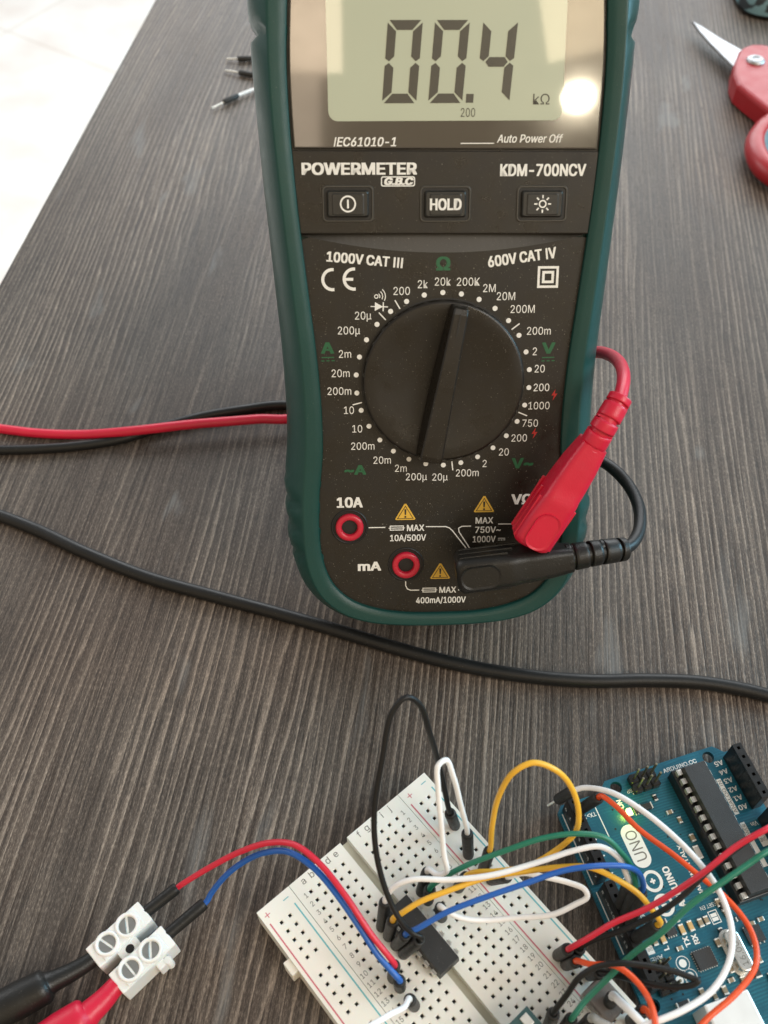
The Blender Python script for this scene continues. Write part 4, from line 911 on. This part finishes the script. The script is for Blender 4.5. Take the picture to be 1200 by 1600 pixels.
# white wire whose plug hangs free past the header
jw = thing('jumper_wire', 'white jumper wire with a loose plug hanging past the teal board corner', 'jumper wire', W(872, 1251, 17), JG)
plug(jw, W(869, 1251, 17), W(896, 1235, 23), pinlen=3.4)
mb = MB(); mb.tube([W(895, 1236, 22.8), W(912, 1231, 25), W(955, 1238, 30), W(1000, 1264, 33), W(1050, 1304, 35), W(1095, 1351, 36), W(1125, 1395, 37), W(1143, 1450, 38), W(1140, 1500, 38), W(1115, 1545, 38), W(1070, 1577, 38), W(1010, 1602, 37), W(930, 1632, 34), B(26, 66, 27), B(25.4, 68.58, 20), B(25.4, 68.58, 9)], .68, n=12); obj('insulation', mb, WC['white'], jw)
jumper('orange', 'long orange jumper wire sweeping round the middle of the teal board', (dpin(1), (936, 1246), 26), [(965, 1262, 29), (1000, 1297, 30), (1050, 1335, 29), (1090, 1365, 29), (1130, 1400, 30), (1165, 1440, 31), (1182, 1475, 32), (1178, 1510, 33), (1150, 1550, 34), (1110, 1588, 34), (1060, 1630, 34)], (B(37.97, 69.68, BZ), None))
jumper('white', 'short white jumper wire leaving the breadboard at the bottom left', (hole(643, 1577), (640, 1562), 20), [(632, 1573, 24), (610, 1585, 28), (580, 1602, 30), (530, 1625, 30)], (B(-7.27, 51.9, BZ), None))
jumper('white', 'white jumper wire at the bottom with its plug past the breadboard corner', (hole(938, 1580), (957, 1558), 22), [(968, 1564, 26), (985, 1580, 28), (1008, 1604, 28), (1050, 1650, 26)], None, .9)
jumper('grey', 'grey jumper wire at the bottom between the green one and the breadboard corner', (hole(912, 1605), (924, 1592), 21), [(935, 1596, 24), (955, 1606, 25), (990, 1640, 24)], None, .9)
# two wires from the screw terminal
jr = thing('jumper_wire', 'red jumper wire from the white screw terminal to the breadboard', 'jumper wire', W(238, 1418, 6), 'wires from the screw terminal')
jb = thing('jumper_wire', 'blue jumper wire from the white screw terminal to the breadboard', 'jumper wire', W(272, 1452, 6), 'wires from the screw terminal')
for t, c, h0, pts, ht, sl0, sl1 in ((jr, 'red', hole(614, 1531), [(290, 1378, 9), (330, 1354, 15), (375, 1331, 22), (420, 1317, 28), (460, 1320, 32), (500, 1350, 33), (540, 1400, 32), (580, 1460, 28)], (616, 1508, 22), (226, 1427, 6.5), (277, 1387, 7.5)),
                                    (jb, 'blue', hole(625, 1545), [(330, 1396, 9), (355, 1366, 15), (385, 1344, 20), (415, 1332, 25), (450, 1331, 29), (490, 1356, 31), (522, 1392, 31), (560, 1446, 28), (590, 1492, 25)], (624, 1532, 21), (260, 1462, 6.5), (320, 1411, 7.5))):
    top = W(*ht); plug(t, h0, top); q = (top-h0).normalized(); s0, s1 = W(*sl0), W(*sl1)
    path = [s1-(s1-s0)*.1, s1+(s1-s0)*.05]+[W(*p) for p in pts]+[top+q*1.2, top-q*.7]
    mb = MB(); mb.tube(path, .72, n=12); obj('insulation', mb, WC[c], t)
    mb = MB(); mb.tube([s0, s0.lerp(s1, .5), s0.lerp(s1, .93), s1], [1.45, 1.5, 1.55, 1.3], n=16, sub=3); obj('heat_shrink', mb, K['shrink'], t)

# ------------------------------------------------------------------ screw terminal and the two probes
ZT = 9.2
pa_, pb_ = W(131, 1481, ZT), W(213.5, 1405.8, ZT); pc_ = W(156, 1509, ZT); ex = (pb_-pa_).normalized(); ex.z = 0; ex.normalize(); ey = Vector((-ex.y, ex.x, 0))
lenT = (pb_-pa_).length; widT = abs((pc_-pa_).dot(ey)); off = W(167, 1521, ZT)-pa_; pit = off.dot(ey); dxo = off.dot(ex)
XT = Matrix(((ex.x, ey.x, 0, pa_.x), (ex.y, ey.y, 0, pa_.y), (0, 0, 1, 0), (0, 0, 0, 1)))
tm = thing('screw_terminal', 'white two pole screw terminal block joining the wires at lower left', 'terminal block', XT @ Vector((lenT/2, pit/2, 0)), frame=XT)
bd = MB(); yA = -widT
for k in (0, 1):
    y1 = k*pit; y0 = y1-widT; x0 = k*dxo; bd.box(x0, x0+lenT, y0, y1, 0.05, ZT-1.2, XT, bev=.35)
    bd.box(x0+lenT*.12, x0+lenT*.88, y0+.25, y1-.25, 4, ZT-.75, XT, bev=.3)
    for t_ in (.285, .665):
        bd.lathe([(2.95, ZT-3), (2.9, ZT-.2), (2.75, ZT), (2.2, ZT), (2.1, ZT-.25), (2.05, ZT-1.0)], XT @ Matrix.Translation((x0+lenT*t_, (y0+y1)/2, 0)), 32, 0, True, (False, False))
bd.prism([(x, y) for x, y in rrect(lenT*.33, lenT*.67+dxo, pit+.2-.6, -widT+.6, .8)] if pit > 0 else rrect(lenT*.31, lenT*.66, pit-.3, -widT+.3, .4), 1, ZT-2.2, XT)
bd.box(lenT*.62, lenT*.78, pit-widT-1.6, pit-widT+.3, 1.5, 6.5, XT, bev=.4); bd.lathe([(1.0, 1.5), (1.0, 6.4), (.8, 6.6)], XT @ Matrix.Translation((lenT*.80, pit-widT-1.0, 0)), 16, 0, True)
obj('housing', bd, K['white_plastic'], tm)
hm = MB(); hm.lathe([(1.05, ZT-2.17), (.01, ZT-2.17)], XT @ Matrix.Translation((lenT*.49, (pit-widT)/2, 0)), 24, 0, False, (False, False)); obj('mounting_hole', hm, K['black'], tm)
for k in (0, 1):
    for j, t_ in enumerate((.285, .665)):
        Xs = XT @ Matrix.Translation((k*dxo+lenT*t_, k*pit-widT/2, 0)) @ rotz(math.radians((65, 20, 50, 15)[2*k+j]+40))
        sm_ = MB(); zt = ZT-.55; r_ = 2.0
        for s_ in (1, -1):                   # two halves of the head, the driver slot between them
            arc = [(r_*math.cos(t), s_*r_*math.sin(t)) for t in [math.asin(.13)+(math.pi-2*math.asin(.13))*q/16 for q in range(17)]]
            sm_.prism(arc, ZT-2.5, zt, Xs, bev=.15, seg=1)
        sm_.flat(circ(0, 0, r_*.98, 24), ZT-1.1, Xs)
        obj('screw', sm_, K['screw'], tm)
pbm = thing('probe_sleeve', 'black sleeved test probe end entering the white screw terminal', 'probe', W(60, 1540, 3), 'probe ends at the screw terminal')
mb = MB(); mb.tube([W(150, 1494, 6), W(140, 1502, 6), W(112, 1519, 6.2), W(86, 1532, 6.5), W(78, 1536, 6.5), W(70, 1541, 6.5), W(30, 1562, 6), W(-20, 1588, 5.5), W(-120, 1640, 5)], [1.9, 1.95, 2.2, 2.5, 2.8, 4.0, 4.3, 4.1, 3.8], n=20, sub=5); obj('sleeve', mb, K['black_plastic'], pbm)
prm = thing('probe_sleeve', 'red sleeved test probe end entering the white screw terminal', 'probe', W(130, 1590, 3), 'probe ends at the screw terminal')
mb = MB(); mb.tube([W(183, 1538, 6), W(176, 1546, 6), W(160, 1564, 6.3), W(143, 1580, 6.5), W(138, 1585, 6.5), W(130, 1590, 6.5), W(95, 1612, 6), W(40, 1650, 5)], [2.2, 2.3, 2.6, 2.9, 3.1, 4.2, 4.4, 4.2], n=20, sub=5); obj('sleeve', mb, K['red_plastic'], prm)

# ------------------------------------------------------------------ far end of the table
def far_wire(label, pin0, pin1, body1, tail, z, wm):
    t = thing('jumper_wire', label, 'jumper wire', W(pin1[0], pin1[1], z-1.3), 'spare wires behind the meter')
    a_, b_, c_ = W(*pin0, z-.4), W(*pin1, z), W(*body1, z)
    mb = MB(); mb.lathe([(.9, 0), (1.3, .5), (1.3, (c_-b_).length-.5), (1.0, (c_-b_).length)], axis(b_, c_), 16); obj('plug', mb, K['plug'], t)
    mb = MB(); mb.tube([a_, b_.lerp(c_, .05)], .42, n=8, sub=1); obj('pin', mb, K['metal'], t)
    mb = MB(); mb.tube([b_.lerp(c_, .97)]+[W(*q, z) for q in tail], .75, n=10); obj('insulation', mb, wm, t)
far_wire('white jumper wire lying behind the meter, nearest of the three spare ends', (331, 169), (349, 160), (372, 149), [(398, 139), (440, 128), (520, 125)], 1.6, WC['white'])
far_wire('black jumper plug behind the meter, middle of the three spare ends', (352, 110), (373, 113), (400, 118), [(420, 120), (470, 125), (540, 120)], 1.5, WC['black'])
far_wire('black jumper plug behind the meter, farthest of the three spare ends', (354, 92), (371, 92), (400, 91), [(420, 92), (470, 95), (540, 98)], 1.5, WC['black'])

sx_ = thing('scissors', 'red handled scissors with one pale blade pointing towards the meter', 'scissors', W(1180, 97, 0))
def plate(mb, pix, z0, z1, bev): mb.prism([(W(px, py, (z0+z1)/2).x, W(px, py, (z0+z1)/2).y) for px, py in pix], z0, z1, None, bev=bev, seg=3)
mb = MB(); plate(mb, [(1081, 34), (1095, 42), (1130, 64), (1166, 84), (1180, 100), (1160, 110), (1146, 106), (1128, 88), (1110, 70), (1094, 52)], 4.5, 6.0, .5); obj('blade', mb, K['steel'], sx_)
mb = MB(); plate(mb, [(1148, 100), (1151, 92), (1158, 86), (1170, 82), (1186, 82), (1205, 86), (1240, 100), (1300, 140), (1310, 170), (1260, 160), (1225, 175), (1212, 188), (1203, 191), (1190, 181), (1165, 161), (1148, 146), (1142, 130), (1143, 112)], 1.0, 10.5, 2.2); obj('handle', mb, K['red_handle'], sx_)
mb = MB(); mb.lathe([(4.4, 10.4), (4.4, 11.2), (3.6, 11.9), (2.0, 12.0), (1.6, 11.6), (.01, 11.6)], Matrix.Translation((W(1180, 97, 10).x, W(1180, 97, 10).y, 0)), 24); obj('pivot_screw', mb, K['steel'], sx_)
mb = MB(); mb.tube([W(px, py, 6) for px, py in ((1196, 200), (1182, 222), (1185, 248), (1203, 270), (1240, 288), (1290, 290), (1320, 262), (1312, 225), (1270, 195), (1225, 186), (1196, 200))], 5.0, n=18); obj('handle', mb, K['red_handle'], sx_)
mb = MB(); mb.tube([W(px, py, 6.5) for px, py in ((1206, 206), (1193, 224), (1196, 246), (1212, 262), (1244, 277), (1286, 279), (1308, 258), (1300, 230), (1264, 205), (1228, 198), (1206, 206))], 4.0, n=14); obj('grip_lining', mb, K['teal_grip'], sx_)

def case_material():
    m = mat('patterned_teal_fabric', (.10, .20, .23), .6, bump=.3, bscale=800); nt = m.node_tree; N = nt.nodes
    tc = N.new('ShaderNodeTexCoord'); n = N.new('ShaderNodeTexNoise'); n.inputs['Scale'].default_value = 130; nt.links.new(tc.outputs['Object'], n.inputs['Vector'])
    r = N.new('ShaderNodeValToRGB'); r.color_ramp.elements[0].position = .42; r.color_ramp.elements[0].color = (.012, .02, .025, 1); r.color_ramp.elements[1].position = .47; r.color_ramp.elements[1].color = (.13, .24, .27, 1)
    nt.links.new(n.outputs['Fac'], r.inputs[0]); nt.links.new(r.outputs[0], N['Principled BSDF'].inputs['Base Color']); return m
cs = thing('case', 'rounded teal and black patterned case at the far right of the table', 'case', W(1215, 0, 0))
pix = [(1138, -30), (1144, -2), (1152, 14), (1165, 25), (1182, 31), (1210, 34), (1260, 30), (1300, 0), (1300, -60), (1240, -90), (1170, -80), (1145, -60)]
c0 = Vector((0, 0, 0)); ring0 = [W(x, y, 0) for x, y in pix]; P0, _ = spline(ring0+[ring0[0]], 1, 5); P0 = P0[:-1]
for p in P0: c0 += p
c0 /= len(P0)
mb = MB(); mb.rings([[c0+(p-c0)*k+Vector((0, 0, z)) for p in P0] for k, z in ((.94, .3), (1.0, 1.2), (1.0, 2.2))], None, 0, True, (True, False)); obj('rim', mb, K['black_plastic'], cs)
mb = MB(); mb.rings([[c0+(p-c0)*k+Vector((0, 0, z)) for p in P0] for k, z in ((.985, 2.2), (.97, 7), (.9, 13), (.5, 19), (.02, 20))], None, 0, True, (False, True)); obj('shell', mb, case_material(), cs)

# small modules at the bottom of the picture
md = thing('sensor_module', 'small grey green circuit module stuck in the breadboard at the bottom edge', 'circuit module', B(19, 62, BZ), frame=BROT)
q0 = W(813, 1582, 18); XM = Matrix.Translation((q0.x, q0.y, 0)) @ rotz(BTH)
mb = MB(); mb.box(0-12, 2, -14, 0, 17, 18.4, XM, bev=.1); obj('board', mb, mat('module_board', (.035, .085, .085), .4, var=.2, vscale=500), md)
mb = MB()
for k in range(4): mb.box(-2.2-2.54*k, -1.6-2.54*k, -1.6, -1.0, 8, 17.2, XM)
obj('pin', mb, K['metal'], md)
mb = MB(); mb.box(-1.2, .8, -3.4, -.8, 18.4, 19.1, XM, bev=.1); mb.box(-5, -2.6, -6, -3, 18.4, 19.2, XM, bev=.1); obj('component', mb, K['metal'], md)
cmp_ = thing('component', 'small translucent grey brown component standing on the breadboard rail corner', 'component', B(38.5, 58, BZ), frame=BROT)
q0 = W(940, 1558, BZ+6); Xc = Matrix.Translation((q0.x, q0.y, 0)) @ rotz(BTH)
mb = MB(); mb.box(-3.2, 3.4, -5.0, 3.4, BZ+2.5, BZ+7.5, Xc, bev=.7, seg=3); obj('body', mb, mat('smoky_plastic', (.16, .14, .125), .25, var=.25, vscale=250), cmp_)
mb = MB()
for x, y in ((-1.27, 0), (1.27, 0)): mb.box(x-.25, x+.25, y-.25, y+.25, BZ-1, BZ+2.6, Xc)
obj('leg', mb, K['metal'], cmp_)
